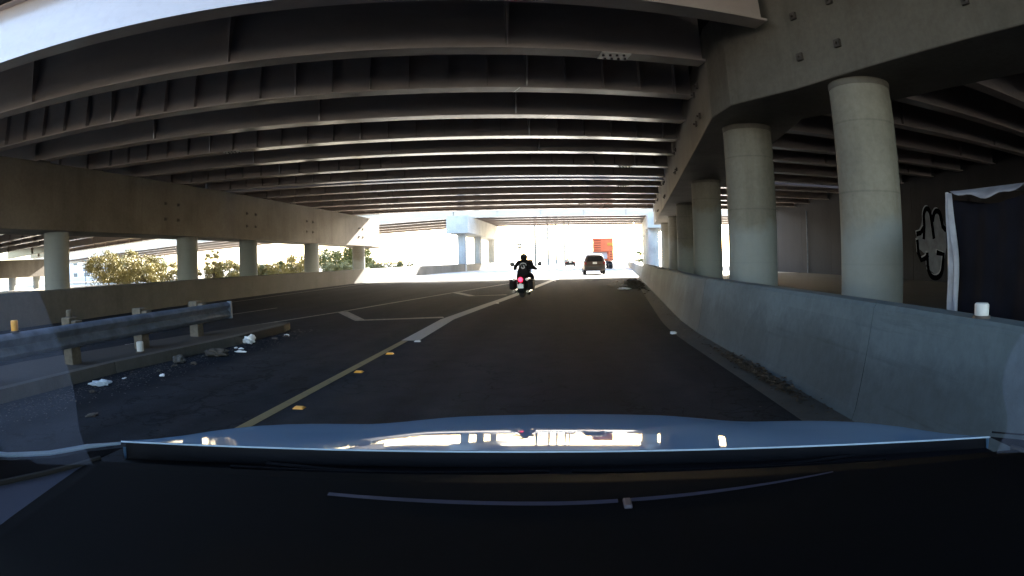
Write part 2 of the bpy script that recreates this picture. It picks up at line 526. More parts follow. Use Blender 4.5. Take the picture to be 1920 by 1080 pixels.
# raised island with its kerb
isl_r = [(-5.95, -20), (-5.95, 5.4), (-5.85, 7), (-5.62, 9), (-5.60, 11.0), (-5.75, 11.6)]
isl_l = [(-7.9, -20), (-7.6, 5.4), (-7.3, 7), (-6.9, 9), (-6.35, 11.0), (-6.15, 11.6)]
top = [(x, y, 0.15) for x, y in isl_r] + [(x, y, 0.15) for x, y in reversed(isl_l)]
bot = [(x, y, 0.0) for x, y, z in top]
m = MB(); n = len(top)
m.add(top + bot, [tuple(range(n))] + [(i, (i + 1) % n, n + (i + 1) % n, n + i) for i in range(n)])
isl = m.build('traffic_island', MAT['island']); tag(isl, kind='structure')
m.add([], [])
for y0 in range(-18, 11, 3):           # kerb stones, each with an open joint
    def kx(y): return float(np.interp(y, [p[1] for p in isl_r], [p[0] for p in isl_r]))
    ya, yb = y0, min(y0 + 2.98, 11.2)
    k = MB()
    vs = []
    for y in (ya, yb):
        x = kx(y) + 0.02
        vs += [(x, y, 0.005), (x - 0.02, y, 0.16), (x - 0.16, y, 0.163), (x - 0.16, y, 0.005)]
    k.add(vs, [(0, 1, 2, 3), (7, 6, 5, 4), (0, 4, 5, 1), (1, 5, 6, 2), (2, 6, 7, 3), (3, 7, 4, 0)])
    k.build('kerb_stone', MAT['kerb'], isl)

# ------------------------------------------------------------------ right barrier, left wall
def barrier(name, path, prof, seg, mat, part, label, cat, gap=0.010):
    """wall of short segments along path; prof is a list of (offset to the right, z)"""
    pts = [Vector(p) for p in path]
    cum = [0]
    for a, b in zip(pts, pts[1:]): cum.append(cum[-1] + (b - a).length)
    def at(s):
        s = min(max(s, 0), cum[-1])
        i = max(j for j in range(len(cum)) if cum[j] <= s + 1e-9); i = min(i, len(pts) - 2)
        t = (s - cum[i]) / (cum[i + 1] - cum[i]); p = pts[i].lerp(pts[i + 1], t)
        a, b = pts[max(i - (t < .5), 0)], pts[min(i + 1 + (t >= .5), len(pts) - 1)]
        d = (b - a).normalized(); return p, Vector((d.y, -d.x))
    root = empty(name, (pts[0].x, pts[0].y, 0), 0, label, cat)
    s = 0.0
    while s < cum[-1] - 0.1:
        e = min(s + seg, cum[-1])
        rings = []
        k = max(2, int((e - s) / 2.0) + 1)
        for j in range(k):
            p, nrm = at(s + (e - s - gap) * j / (k - 1))
            rings.append([(p.x + nrm.x * o, p.y + nrm.y * o, z) for o, z in prof])
        MB().loft(rings).build(part, mat, root)
        s = e
    return root


bp = [(2.45, y) if y < 9 else (2.45 + shift(y), y) for y in (-14, -6, 0, 4, 9, 10, 11, 12, 13, 14.5, 16, 20, 26, 31, 37)]
barrier('roadside_barrier', bp, [(0, 0), (0.03, 0.10), (0.16, 0.93), (0.19, 0.97), (0.42, 0.97), (0.45, 0.93), (0.5, 0.0)], 6.1, MAT['barrier'], 'barrier_segment',
        'grey concrete barrier along the right edge of the road beside the columns', 'barrier')
bp2 = [(2.55 + shift(y), y) for y in (37.4, 45, 55, 70, 90, 120)]
barrier('roadside_barrier', bp2, [(0, 0), (0.05, 0.10), (0.16, 0.78), (0.40, 0.78), (0.5, 0.0)], 8, MAT['barrier'], 'barrier_segment',
        'sunlit concrete barrier past the end of the shaded one at far right', 'barrier')
lp = [(-14.4, y) for y in (-25, 0, 15, 30, 45, 60)] + [(-13.8, 68), (-12.7, 76), (-11.6, 90), (-9.5, 125)]
barrier('retaining_wall', lp, [(0.0, 0), (0.0, 0.94), (-0.03, 0.98), (-0.30, 0.98), (-0.33, 0.94), (-0.33, -0.06)], 10, MAT['wall'], 'wall_segment',
        'long low concrete wall along the left side of the road in front of the columns', 'wall')

# ------------------------------------------------------------------ overpass: girders, decks
ZG = 5.79                    # underside of the girders over the road
GD = 1.50                    # girder depth
XL, XABUT = -18.6, 21.3


def zg(x): return ZG if x > -18.5 else ZG + 0.040 * (x + 18.5)


def capx(y): return float(np.interp(y, [-20, 2, 6.8, 9.85, 11.35, 12.9, 54, 120], [16, 7.6, 5.7, 4.49, 3.56, 3.42, 8.85, 18.0]))   # road face of the right-hand cap


#          far-edge y of the bottom flange at x=0, slope, close stiffeners?
LINES = [(9.45, 0.215, 0), (12.27, 0.195, 0), (15.25, 0.175, 1), (18.22, 0.175, 0), (21.38, 0.163, 1), (24.46, 0.157, 0), (28.0, 0.150, 1), (31.45, 0.141, 1),
         (32.78, 0.150, 0), (35.85, 0.105, 1), (39.9, 0.127, 1), (43.85, 0.119, 1), (47.6, 0.100, 0), (52.15, 0.108, 1)]


def girder_mesh(x0, y0, x1, y1, z0, z1, depth=GD, bw=0.46, tw=0.40, ft=0.045, wt=0.03):
    d = Vector((x1 - x0, y1 - y0)).normalized(); nx, ny = -d.y, d.x
    prof = [(-bw / 2, 0), (bw / 2, 0), (bw / 2, ft), (wt / 2, ft), (wt / 2, depth - ft), (tw / 2, depth - ft), (tw / 2, depth), (-tw / 2, depth), (-tw / 2, depth - ft), (-wt / 2, depth - ft), (-wt / 2, ft), (-bw / 2, ft)]
    m = MB()
    vs = [(x + nx * a, y + ny * a, z + b) for x, y, z in ((x0, y0, z0), (x1, y1, z1)) for a, b in prof]
    k = len(prof)
    fs = [(i, (i + 1) % k, k + (i + 1) % k, k + i) for i in range(k)]
    fs += [(0, 1, 2, 11), (3, 4, 9, 10), (5, 6, 7, 8), (2, 3, 10, 11), (4, 5, 8, 9)]
    fs += [tuple(q + k for q in f) for f in [(0, 1, 2, 11), (3, 4, 9, 10), (5, 6, 7, 8), (2, 3, 10, 11), (4, 5, 8, 9)]]
    m.add(vs, fs)
    return m


st = MB().add([(-0.012, -0.21, 0.05), (0.012, -0.21, 0.05), (0.012, -0.016, 0.05), (-0.012, -0.016, 0.05), (-0.012, -0.21, GD - 0.05), (0.012, -0.21, GD - 0.05), (0.012, -0.016, GD - 0.05), (-0.012, -0.016, GD - 0.05)],
              [(0, 1, 2, 3), (4, 5, 6, 7), (0, 1, 5, 4), (1, 2, 6, 5), (2, 3, 7, 6), (3, 0, 4, 7)]).mesh('stiffener', MAT['steel'])
gu = MB().add([(-0.02, -0.13, 0.05), (0.02, -0.13, 0.05), (0.02, -0.016, 0.05), (-0.02, -0.016, 0.05), (-0.02, -0.20, 0.45), (0.02, -0.20, 0.45), (0.02, -0.016, 0.45), (-0.02, -0.016, 0.45),
               (-0.05, -0.42, GD - 0.05), (0.05, -0.42, GD - 0.05), (0.05, -0.016, GD - 0.05), (-0.05, -0.016, GD - 0.05)],
              [(0, 1, 2, 3), (0, 1, 5, 4), (1, 2, 6, 5), (2, 3, 7, 6), (3, 0, 4, 7), (4, 5, 9, 8), (5, 6, 10, 9), (6, 7, 11, 10), (7, 4, 8, 11), (8, 9, 10, 11)]).mesh('cross_frame_plate', MAT['steel'])


def girder(parent, x0, x1, y0f, m, close, stiff=True, phase=0.0, zf=zg, step=1.0, big=6.0, name='girder'):
    off = -0.23
    ya, yb = y0f + m * x0 + off, y0f + m * x1 + off
    o = girder_mesh(x0, ya, x1, yb, zf(x0), zf(x1)).build(name, MAT['steel'], parent)
    if not stiff: return o
    a = math.atan2(yb - ya, x1 - x0)
    slope = (zf(x1) - zf(x0)) / (x1 - x0)
    nb = int((x1 - x0) / step)
    for i in range(1, nb + 1):
        x = x0 + phase + i * step
        if x > x1 - 0.3: break
        isbig = (i % int(big / step)) == 0
        if not (close or isbig): continue
        mt = Matrix.Translation((x, y0f + m * x + off, zf(x0) + slope * (x - x0))) @ Matrix.Rotation(a, 4, 'Z')
        link('cross_frame_plate' if isbig else 'stiffener', gu if isbig else st, o, mat4=mt)
    return o


deck_a = empty('overpass_deck', (-1, 9, ZG), 0, 'near overpass deck of steel girders directly above the road and motorcycle', 'bridge deck')
deck_b = empty('overpass_deck', (-1, 33, ZG), 0, 'second overpass deck of steel girders just beyond the double girder joint', 'bridge deck')
main = {}
for i, (y0, mm, cl) in enumerate(LINES):
    par = deck_a if i < 8 else deck_b
    xr = capx(y0 + mm * 5) - 0.02
    gmain = girder(par, XL - 0.7, xr, y0, mm, cl, phase=0.1 + 0.25 * (i % 3), stiff=(i > 0))
    main[i] = (gmain, xr)
    girder(par, -66, XL - 0.75, y0, mm * 0.3 if i > 11 else mm * 0.75, cl and i > 3, stiff=(i > 2), step=2.0, big=6.0)
    girder(par, capx(y0 + mm * 5) + 2.2, XABUT, y0, mm, 0, stiff=(i in (2, 3, 4, 5)))
# the extra short girders over the right-hand bay, nearer the camera
for y0 in (6.3, 3.2, 0.1, -3.0, -6.1):
    girder(deck_a, capx(y0 + 1.7) + 2.9, XABUT, y0, 0.175, 0, stiff=False)


def slab(name, near, far, z_of, th, parent, mat):
    """near and far: lists of (x,y) of equal length"""
    m = MB(); n = len(near)
    vs = []
    for dz in (0, th):
        vs += [(x, y, z_of(x) + dz) for x, y in near] + [(x, y, z_of(x) + dz) for x, y in far]
    fs = []
    for b in (0, 2 * n):
        fs += [(b + i, b + i + 1, b + n + i + 1, b + n + i) for i in range(n - 1)]
    for i in range(n - 1):
        fs += [(i, i + 1, 2 * n + i + 1, 2 * n + i), (n + i, n + i + 1, 3 * n + i + 1, 3 * n + i)]
    fs += [(0, n, 3 * n, 2 * n), (n - 1, 2 * n - 1, 4 * n - 1, 3 * n - 1)]
    m.add(vs, fs)
    return m.build(name, mat, parent)


zs = lambda x: zg(x) + GD + 0.003
g1 = LINES[0]; g8 = LINES[7]; g9 = LINES[8]; g14 = LINES[13]
near_edge = [(-70, g1[0] - 0.95 - 70 * 0.16), (-18.5, g1[0] - 0.95 - 18.5 * g1[1]), (-6, g1[0] - 0.95 - 6 * g1[1]), (-4.6, g1[0] - 0.95 - 4.6 * g1[1]), (-4.0, -15), (9, -15), (23, -15)]  # right part runs back unseen over the camera, added to block sky light
far_a = [(x, g8[0] + g8[1] * (x if x > -18.5 else -18.5 + (x + 18.5) * 0.6) + 0.30) for x, _ in near_edge]
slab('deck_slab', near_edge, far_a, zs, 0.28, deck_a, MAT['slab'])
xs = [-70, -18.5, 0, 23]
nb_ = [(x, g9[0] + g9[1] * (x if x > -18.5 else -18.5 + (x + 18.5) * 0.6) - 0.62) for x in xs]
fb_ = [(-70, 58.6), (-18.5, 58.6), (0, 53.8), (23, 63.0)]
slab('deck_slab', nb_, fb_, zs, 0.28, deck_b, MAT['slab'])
# unseen deck added behind the camera to block the sky, leaving a slot at left
sky_blocker = empty('overpass_deck', (-20, -8, ZG), 0, 'unseen deck added behind the camera to block sky light', 'bridge deck')
SLOT = 8.0
re_far = [(x, y - SLOT) for x, y in near_edge[:4]] + [(-4.05, near_edge[4][1] - SLOT + 0.2)]
slab('deck_slab', [(x, -26) for x, _ in re_far], re_far, zs, 0.28, sky_blocker, MAT['slab'])
for k in range(4):
    girder(sky_blocker, -66, -5, g1[0] - 0.95 - SLOT - 1.2 - 3.1 * k, 0.19, 0, stiff=False)
# parapets of the two outer edges
for par, edge, yo in ((deck_a, near_edge, 0.15), (deck_b, fb_, -0.15)):
    m = MB()
    rings = [[(x, y + yo - 0.14, zs(x) + 0.283), (x, y + yo + 0.14, zs(x) + 0.283), (x, y + yo + 0.10, zs(x) + 1.1), (x, y + yo - 0.10, zs(x) + 1.1)] for x, y in edge]
    m.loft(rings).build('parapet', MAT['slab'], par)

# details under the girders: bolted splice plates, weld seams
def on_girder(i, x): return (x, LINES[i][0] + LINES[i][1] * x - 0.23)


def splice(i, x, n=4):
    gi = main[i][0]; gx, gyy = on_girder(i, x)
    a = math.atan(LINES[i][1])
    pl = MB().box((gx, gyy, ZG - 0.014), (0.66, 0.44, 0.022), rz=a)
    for r in range(2):
        for c in range(n):
            bx = gx + (c - (n - 1) / 2) * 0.15 + (r - 0.5) * 0.05
            pl.tube([(bx, gyy + (r - 0.5) * 0.24, ZG - 0.024), (bx, gyy + (r - 0.5) * 0.24, ZG - 0.06)], 0.032, 6)
    o = pl.build('splice_plate', MAT['weld'], gi)
    o.data.materials.append(MAT['bolt'])
    for p in o.data.polygons[6:]: p.material_index = 1
    return o


sp = [(1, 1.35), (6, 3.3), (9, 4.0), (12, 2.0), (4, -12.0)]
for i, x in sp: splice(i, x)
for i, x in ((1, -1.95), (2, -0.95), (3, -0.3), (4, 0.4)):
    gx, gyy = on_girder(i, x); a = math.atan(LINES[i][1])
    MB().box((gx, gyy, ZG - 0.004), (0.03, 0.45, 0.006), rz=a + 0.25).build('weld_seam', MAT['weld'], main[i][0])

# ------------------------------------------------------------------ piers
def prism(m, poly, z0, z1):
    n = len(poly)
    z0s = z0 if isinstance(z0, list) else [z0] * n
    z1s = z1 if isinstance(z1, list) else [z1] * n
    m.add([(x, y, z) for (x, y), z in zip(poly, z0s)] + [(x, y, z) for (x, y), z in zip(poly, z1s)],
          [tuple(range(n))[::-1], tuple(range(n, 2 * n))] + [(i, (i + 1) % n, n + (i + 1) % n, n + i) for i in range(n)])
    return m


def column(parent, x, y, z1, r=0.6, z0=-0.3, collar=True, mat='conc_col'):
    o = MB().lathe([(r, z0), (r, z1 - 0.0)], (x, y, 0), n=32).build('column', MAT[mat], parent, smooth=True)
    if collar:
        MB().lathe([(r + 0.012, z1 - 0.12), (r + 0.012, z1 - 0.005)], (x, y, 0), n=32).build('collar', MAT['conc'], o, smooth=True)
    return o


def bolt4(parent, c, u, du, dz, r=0.07):
    """four square anchor plates on a face; u = direction along the face, n = outward"""
    u = Vector((u[0], u[1], 0)).normalized(); n = Vector((u.y, -u.x, 0))
    for a in (-1, 1):
        for b in (-1, 1):
            p = Vector(c) + u * a * du + Vector((0, 0, b * dz))
            mb = MB()
            ang = math.atan2(u.y, u.x)
            mb.box(p + n * 0.03, (2 * r, 0.06, 2 * r), rz=ang)
            mb.tube([p + n * 0.05, p + n * 0.11], r * 0.4, 8)
            mb.build('anchor_bolt', MAT['bolt'], parent)


# right-hand pier: cap kinked at the second column
pr = empty('overpass_pier', (4.6, 13.4, 0), 0, 'kinked concrete pier with round columns behind the right barrier', 'pier')
zb, zt = 4.43, 6.62
L_ = [(7.6, 2.0), (5.70, 6.82), (4.49, 9.85), (3.60, 11.35), (3.48, 12.5), (8.95, 54.6)]
def off(poly, w):
    out = []
    for i, p in enumerate(poly):
        a = Vector(poly[max(i - 1, 0)]); b = Vector(poly[min(i + 1, len(poly) - 1)])
        d = (b - a).normalized(); out.append((p[0] + d.y * w, p[1] - d.x * w))
    return out
R_ = off(L_, 2.15)
cap = prism(MB(), L_ + R_[::-1], zb, zt).build('pier_cap', MAT['conc'], pr, bevel=0.03)
for (x, y) in ((5.55, 9.2), (4.62, 13.4), (6.05, 23.3), (7.45, 33.5), (8.85, 43.6), (9.75, 52.0)):
    column(pr, x, y, zb)
d0 = Vector((L_[2][0] - L_[1][0], L_[2][1] - L_[1][1])).normalized()
for t in (0.75, 4.6):
    c = Vector((L_[2][0], L_[2][1], 0)) - Vector((d0.x, d0.y, 0)) * t; c.z = 5.42
    bolt4(cap, c, (-d0.x, -d0.y), 0.5, 0.42)
d1 = Vector((L_[5][0] - L_[4][0], L_[5][1] - L_[4][1])).normalized()
for yy in (14.5, 23.5, 33.5, 43.6):
    c = (capx(yy) + 0.06, yy, 5.25)
    bolt4(cap, c, (-d1.x, -d1.y), 0.45, 0.4)

# left-hand pier
pl_ = empty('overpass_pier', (-19.5, 33, 0), 0, 'straight concrete pier with five round columns behind the left wall', 'pier')
LL = [(-18.80, 2), (-17.92, 57.5)]
capl = prism(MB(), [LL[0], LL[1], (-20.2, 57.6), (-21.0, 2)], [3.15, 3.02, 3.02, 3.15], [5.66, 5.78, 5.78, 5.66]).build('pier_cap', MAT['conc'], pl_, bevel=0.03)
MB().box((-19.05, 57.0, 2.995), (2.9, 6.0, 0.045)).build('cap_ledge', MAT['conc'], capl)
for y in (6.5, 16.1, 25.9, 32.6, 42.4, 53.2):
    column(pl_, -19.55 + 0.016 * y, y, 3.1, collar=False)
dl = Vector((LL[1][0] - LL[0][0], LL[1][1] - LL[0][1])).normalized()
for y in (23.6, 31.8, 40.6, 52.0):
    c = (LL[0][0] + (y - 2) * (LL[1][0] - LL[0][0]) / 55.5, y, 4.25)
    bolt4(capl, c, (dl.x, dl.y), 0.55, 0.38, 0.075)
for i, (y0, mm, cl) in enumerate(LINES):         # bearing blocks between cap and girders
    x = -18.75
    y = y0 + mm * x - 0.23
    zc = 5.66 + (y - 2) / 55.5 * 0.12
    MB().box((x - 0.15, y, (zc + ZG) / 2 - 0.02), (0.5, 0.6, max(0.06, ZG - zc - 0.02))).build('bearing_block', MAT['bolt'], pl_)

# leftmost pier far across the left span
p3 = empty('overpass_pier', (-67, 46, 0), 0, 'distant concrete pier at the far left edge seen past the left columns', 'pier')
c3 = prism(MB(), [(-66.4, 6), (-66.4, 53.5), (-68.6, 53.5), (-68.6, 6)], 1.55, 3.80).build('pier_cap', MAT['conc'], p3, bevel=0.03)
for y in (12, 22, 32, 42, 47.2, 52): column(p3, -67.5, y, 1.6, collar=False)

# abutment behind the right-hand bay, with spray paint
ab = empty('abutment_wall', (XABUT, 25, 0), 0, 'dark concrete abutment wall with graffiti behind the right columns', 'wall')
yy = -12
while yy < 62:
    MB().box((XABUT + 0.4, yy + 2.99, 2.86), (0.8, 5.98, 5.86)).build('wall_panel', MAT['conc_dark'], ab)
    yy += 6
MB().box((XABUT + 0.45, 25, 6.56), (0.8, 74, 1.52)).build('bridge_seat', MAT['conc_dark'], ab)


def stroke(pts, w, xoff, name, mat, parent):
    """flat brush stroke on the abutment face; pts are (y, z)"""
    m = MB(); P = [Vector(p) for p in pts]
    vs = []
    for i, p in enumerate(P):
        d = (P[min(i + 1, len(P) - 1)] - P[max(i - 1, 0)]).normalized(); nn = Vector((-d.y, d.x)) * w / 2
        for q in (p + nn, p - nn): vs.append((XABUT - xoff, q.x, q.y))
    m.add(vs, [(2 * i, 2 * i + 1, 2 * i + 3, 2 * i + 2) for i in range(len(P) - 1)])
    return m.build(name, mat, parent, fix=False)


def arc(cy, cz, ry, rz_, a0, a1, n=10):
    return [(cy + ry * math.cos(math.radians(a0 + (a1 - a0) * i / n)), cz + rz_ * math.sin(math.radians(a0 + (a1 - a0) * i / n))) for i in range(n + 1)]


# y runs to the left in the picture
def gy_(p): return [(26.35 + (y - 25.2) * 0.80, (z - 2.2) * 1.08 + 2.25) for y, z in p]
fill = MB().add([(XABUT - 0.003, y, z) for y, z in gy_([(29.3, 2.6), (28.6, 3.0), (28.1, 3.7), (27.4, 3.9), (26.9, 3.6), (26.4, 3.75), (25.8, 3.5), (25.3, 2.9), (25.2, 1.9), (25.7, 0.9), (26.6, 0.45), (27.5, 0.7), (28.0, 1.5), (28.9, 1.8)])],
                [tuple(range(14))])
fill.build('graffiti_fill', MAT['spray_fill'], ab, fix=False)
GS = [[(28.2, 2.3), (28.05, 3.0)] + arc(27.6, 3.35, 0.5, 0.55, 20, 160) + [(26.95, 2.9), (26.8, 2.3)],
      [(26.9, 3.2)] + arc(26.3, 3.3, 0.5, 0.42, 20, 170) + [(25.6, 2.9), (25.2, 2.7)],
      [(28.15, 2.9), (28.6, 2.65), (29.2, 2.6)],
      [(29.1, 2.3), (29.0, 1.6), (28.6, 1.2), (28.0, 1.3), (27.6, 1.5)],
      [(27.75, 1.6), (27.7, 0.9)] + arc(26.7, 0.85, 0.95, 0.55, 0, -170) + [(25.6, 1.5), (26.5, 1.6)]]
for k, q in enumerate(GS):           # pale halo first, black line over it
    q = gy_(q)
    stroke([(y + 0.10, z + 0.10) for y, z in q], 0.22, 0.006 + 0.001 * k, 'graffiti_stroke', MAT['spray_pale'], ab)
    stroke(q, 0.30, 0.014 + 0.001 * k, 'graffiti_stroke', MAT['spray_black'], ab)
for y in (46.5, 33.5):
    MB().tube([(XABUT - 0.12, y, 0), (XABUT - 0.12, y, 5.2)], 0.06, 8).build('drain_pipe', MAT['galv'], ab)

# ------------------------------------------------------------------ second bridge beyond the sunlit gap
b2 = empty('overpass_deck', (0, 82, 7.3), 0, 'distant overpass deck beyond the strip of sunlight', 'bridge deck')
Z2 = 7.35
def z2(x): return Z2 if x > -22 else Z2 + 0.045 * (x + 22)
B2 = [82.3, 86.8, 92.5, 98.3, 104.5]
for y0 in B2:
    for xa, xb in ((-100, -14.5), (-14.4, 13.5), (13.6, 40)):
        girder(b2, xa, xb, y0, 0.06, 0, stiff=(xa == -14.4), zf=z2, step=3.0)
slab('deck_slab', [(x, 81.2 + 0.06 * x) for x in (-100, -22, 0, 40)], [(x, 105.6 + 0.06 * x) for x in (-100, -22, 0, 40)], lambda x: z2(x) + GD + 0.003, 0.28, b2, MAT['pale'])
for e in (81.35, 105.4):
    rings = [[(x, e + 0.06 * x - 0.14, z2(x) + GD + 0.286), (x, e + 0.06 * x + 0.14, z2(x) + GD + 0.286), (x, e + 0.06 * x + 0.1, z2(x) + GD + 0.95), (x, e + 0.06 * x - 0.1, z2(x) + GD + 0.95)] for x in (-100, -22, 0, 40)]
    MB().loft(rings).build('parapet', MAT['pale'], b2)
pf = empty('overpass_pier', (-13, 80, 0), 0, 'bright skylit concrete pier of the distant overpass left of the motorcycle', 'pier')
cf = prism(MB(), [(-14.6, 76.5), (-11.7, 76.5), (-10.1, 114), (-13.0, 114)], 5.05, 7.34).build('pier_cap', MAT['pale'], pf, bevel=0.04)
for x, y in ((-12.95, 79.0), (-12.25, 89.5), (-11.7, 103)): column(pf, x, y, 5.1, collar=False, mat='pale')
bolt4(cf, (-11.6, 80.5, 6.2), (0.043, 1), 0.6, 0.45, 0.09)
pq = empty('overpass_pier', (13, 80, 0), 0, 'bright skylit concrete pier of the distant overpass at the end of the right columns', 'pier')
cq = prism(MB(), [(11.8, 77), (14.2, 77), (18.2, 113), (15.8, 113)], 5.3, 7.34).build('pier_cap', MAT['pale'], pq, bevel=0.04)
for x, y in ((12.9, 79.5), (14.1, 90), (15.5, 103)): column(pq, x, y, 5.35, r=0.75, collar=False, mat='pale')

# ------------------------------------------------------------------ guardrail on the island
gr = empty('guardrail', (-6.3, 9.9, 0.15), 0, 'grey corrugated steel guardrail ending on the traffic island at left', 'guardrail')
prof = [(0.00, 0.40), (0.055, 0.43), (0.075, 0.47), (0.055, 0.51), (0.0, 0.555), (0.0, 0.565), (0.055, 0.61), (0.075, 0.65), (0.055, 0.69), (0.0, 0.72)]
def rail(y0, y1):
    m = MB()
    n = len(prof)
    k = 9
    rings = []
    for j in range(k):
        y = y0 + (y1 - y0) * j / (k - 1)
        dx = 0.012 * math.sin(y * 1.7) - 0.02 * max(0, y - 9.3)
        rings.append([(-6.3 + dx + a, y, z) for a, z in prof] + [(-6.304 + dx + a, y, z) for a, z in reversed(prof)])
    m.loft(rings)
    return m
yy = -14.2
while yy < 9.9:
    rail(yy, yy + 4.03).build('rail_beam', MAT['galv'], gr, smooth=True)
    yy += 4.02
for y in (9.05, 7.36, 5.67, 3.98, 2.29, 0.6):
    MB().box((-6.53, y, 0.39), (0.20, 0.20, 0.80)).build('post', MAT['wood'], gr, bevel=0.012)
    MB().box((-6.365, y, 0.57), (0.115, 0.15, 0.36)).build('spacer_block', MAT['wood'], gr, bevel=0.01)
MB().box((-6.285, 9.93, 0.56), (0.10, 0.05, 0.33)).build('end_shoe', MAT['galv'], gr)

# reflectors and markers
def reflector(loc, mat, label, grp, w=0.10, hgt=0.13, back=None):
    r = empty('reflector_marker', loc, 0, label, 'reflector', grp)
    MB().lathe([(w * 0.45, 0), (w * 0.5, 0.01), (w * 0.5, hgt - 0.01), (w * 0.42, hgt)], (0, 0, 0), n=16).build('body', mat, r, smooth=True, local=True)
    MB().lathe([(w * 0.62, -0.012), (w * 0.62, 0.006)], (0, 0, 0), n=16).build('base_plate', MAT['bolt'], r, local=True)
    return r


reflector((2.72, 2.94, 0.982), MAT['marker_white'], 'white cylindrical reflector standing on top of the right barrier', 'barrier and rail reflectors', 0.11, 0.085)
reflector((-6.30, 4.40, 0.735), MAT['marker_amber'], 'amber reflector above the guardrail at the far left edge', 'barrier and rail reflectors', 0.11, 0.13)
reflector((-6.53, 5.67, 0.803), MAT['wood'], 'pale brown reflector on a guardrail post at left', 'barrier and rail reflectors', 0.10, 0.09)
reflector((-6.15, 6.88, 0.175), MAT['marker_white'], 'white cylindrical reflector on the ground below the guardrail', 'barrier and rail reflectors', 0.12, 0.15)


def road_stud(loc, mat, label):
    r = empty('road_marker', loc, 0.03, label, 'road marker', 'raised markers along the lane line')
    b = MB().add([(-0.055, -0.05, 0), (0.055, -0.05, 0), (0.055, 0.05, 0), (-0.055, 0.05, 0), (-0.04, -0.022, 0.018), (0.04, -0.022, 0.018), (0.04, 0.022, 0.018), (-0.04, 0.022, 0.018)],
                 [(3, 2, 1, 0), (4, 5, 6, 7), (0, 1, 5, 4), (1, 2, 6, 5), (2, 3, 7, 6), (3, 0, 4, 7)])
    b.build('body', mat, r, local=True)
    MB().add([(-0.045, -0.0465, 0.0055), (0.045, -0.0465, 0.0055), (0.036, -0.0275, 0.0175), (-0.036, -0.0275, 0.0175)], [(0, 1, 2, 3)]).build('reflector', mat, r, local=True, fix=False)
    return r


for (x, y), k, lab in zip([(-2.42, 9.78), (-2.52, 8.42), (-2.50, 6.94), (-2.46, 5.03), (-1.96, 18.55), (-0.25, 36.5)], 'waaaww',
                          ['white raised road marker at the near end of the thick white line', 'amber raised road marker nearest the start of the thick white line', 'middle amber raised road marker beside the yellow line',
                           'nearest amber raised road marker just above the car hood', 'white raised road marker left of the motorcycle wheel', 'farthest white raised road marker at the edge of the sunlight']):
    road_stud((x, y, 0.004), MAT['marker_white'] if k == 'w' else MAT['marker_amber'], lab)

# ------------------------------------------------------------------ litter
def crumple(name, loc, s, mat, label, cat='litter', seed=0, flat=0.5, grp=None):
    rr = np.random.default_rng(seed + 100)
    bm = bmesh.new(); bmesh.ops.create_icosphere(bm, subdivisions=3, radius=1)
    for v in bm.verts:
        k = 0.85 + 0.22 * math.sin(v.co.x * 3.1 + seed) * math.cos(v.co.y * 4.3 + seed * 2) + 0.16 * math.sin(v.co.z * 6 + v.co.x * 7 + seed) + rr.uniform(-0.10, 0.10)
        v.co = Vector((v.co.x * s[0] * k, v.co.y * s[1] * k, max(v.co.z, -0.55) * s[2] * k))
    lo = min(v.co.z for v in bm.verts)
    for v in bm.verts: v.co.z -= lo
    me = bpy.data.meshes.new(name); bm.to_mesh(me); bm.free(); me.materials.append(mat)
    o = link(name, me, None, mat4=Matrix.Translation(loc) @ Matrix.Rotation(rr.uniform(0, 6), 4, 'Z'))
    return tag(o, label, cat, grp)


crumple('plastic_sheet', (-5.45, 5.2, 0.004), (0.16, 0.07, 0.05), MAT['plastic'], 'pale blue crumpled plastic on the road shoulder nearest the camera at left', seed=1)
crumple('paper_scrap', (-4.40, 4.0, 0.004), (0.09, 0.06, 0.012), MAT['dirt'], 'flat grey scrap on the asphalt at lower left', seed=2)
crumple('paper_scrap', (-5.04, 6.06, 0.004), (0.055, 0.035, 0.02), MAT['paper'], 'small white paper scrap in front of the kerb', seed=3)
crumple('dirt_clod', (-5.52, 7.1, 0.004), (0.14, 0.10, 0.07), MAT['kerb'], 'grey lump of debris against the island kerb, left of the larger brown lump', 'debris', seed=4)
crumple('dirt_clod', (-5.26, 7.8, 0.004), (0.24, 0.14, 0.08), MAT['dirt'], 'larger brown lump of debris in front of the kerb', 'debris', seed=5)
crumple('paper_scrap', (-5.45, 9.25, 0.004), (0.15, 0.10, 0.10), MAT['paper'], 'crumpled white paper beside the kerb near the island tip', seed=6)
crumple('paper_scrap', (-5.05, 8.25, 0.004), (0.12, 0.04, 0.02), MAT['paper'], 'thin white paper strip between the debris lumps', seed=7)
crumple('paper_scrap', (2.01, 10.26, 0.008), (0.10, 0.06, 0.03), MAT['paper'], 'crumpled white paper at the gutter edge by the right barrier', seed=8)
crumple('paper_scrap', (2.80, 25.4, 0.008), (0.32, 0.12, 0.06), MAT['paper'], 'white litter on the road near the far end of the right barrier', seed=9)

for k in range(14):
    yk = float(rng.uniform(4.2, 11.2))
    crumple('litter_scrap', (-5.45 + float(rng.normal(0, 0.22)) + 0.04 * (yk - 5), yk, 0.004), (float(rng.uniform(0.02, 0.07)), float(rng.uniform(0.02, 0.05)), float(rng.uniform(0.01, 0.035))),
            MAT[('paper', 'dirt', 'kerb', 'grit')[k % 4]], 'small scrap of rubbish scattered along the island kerb', 'litter', 40 + k, grp='small litter scraps along the island kerb')
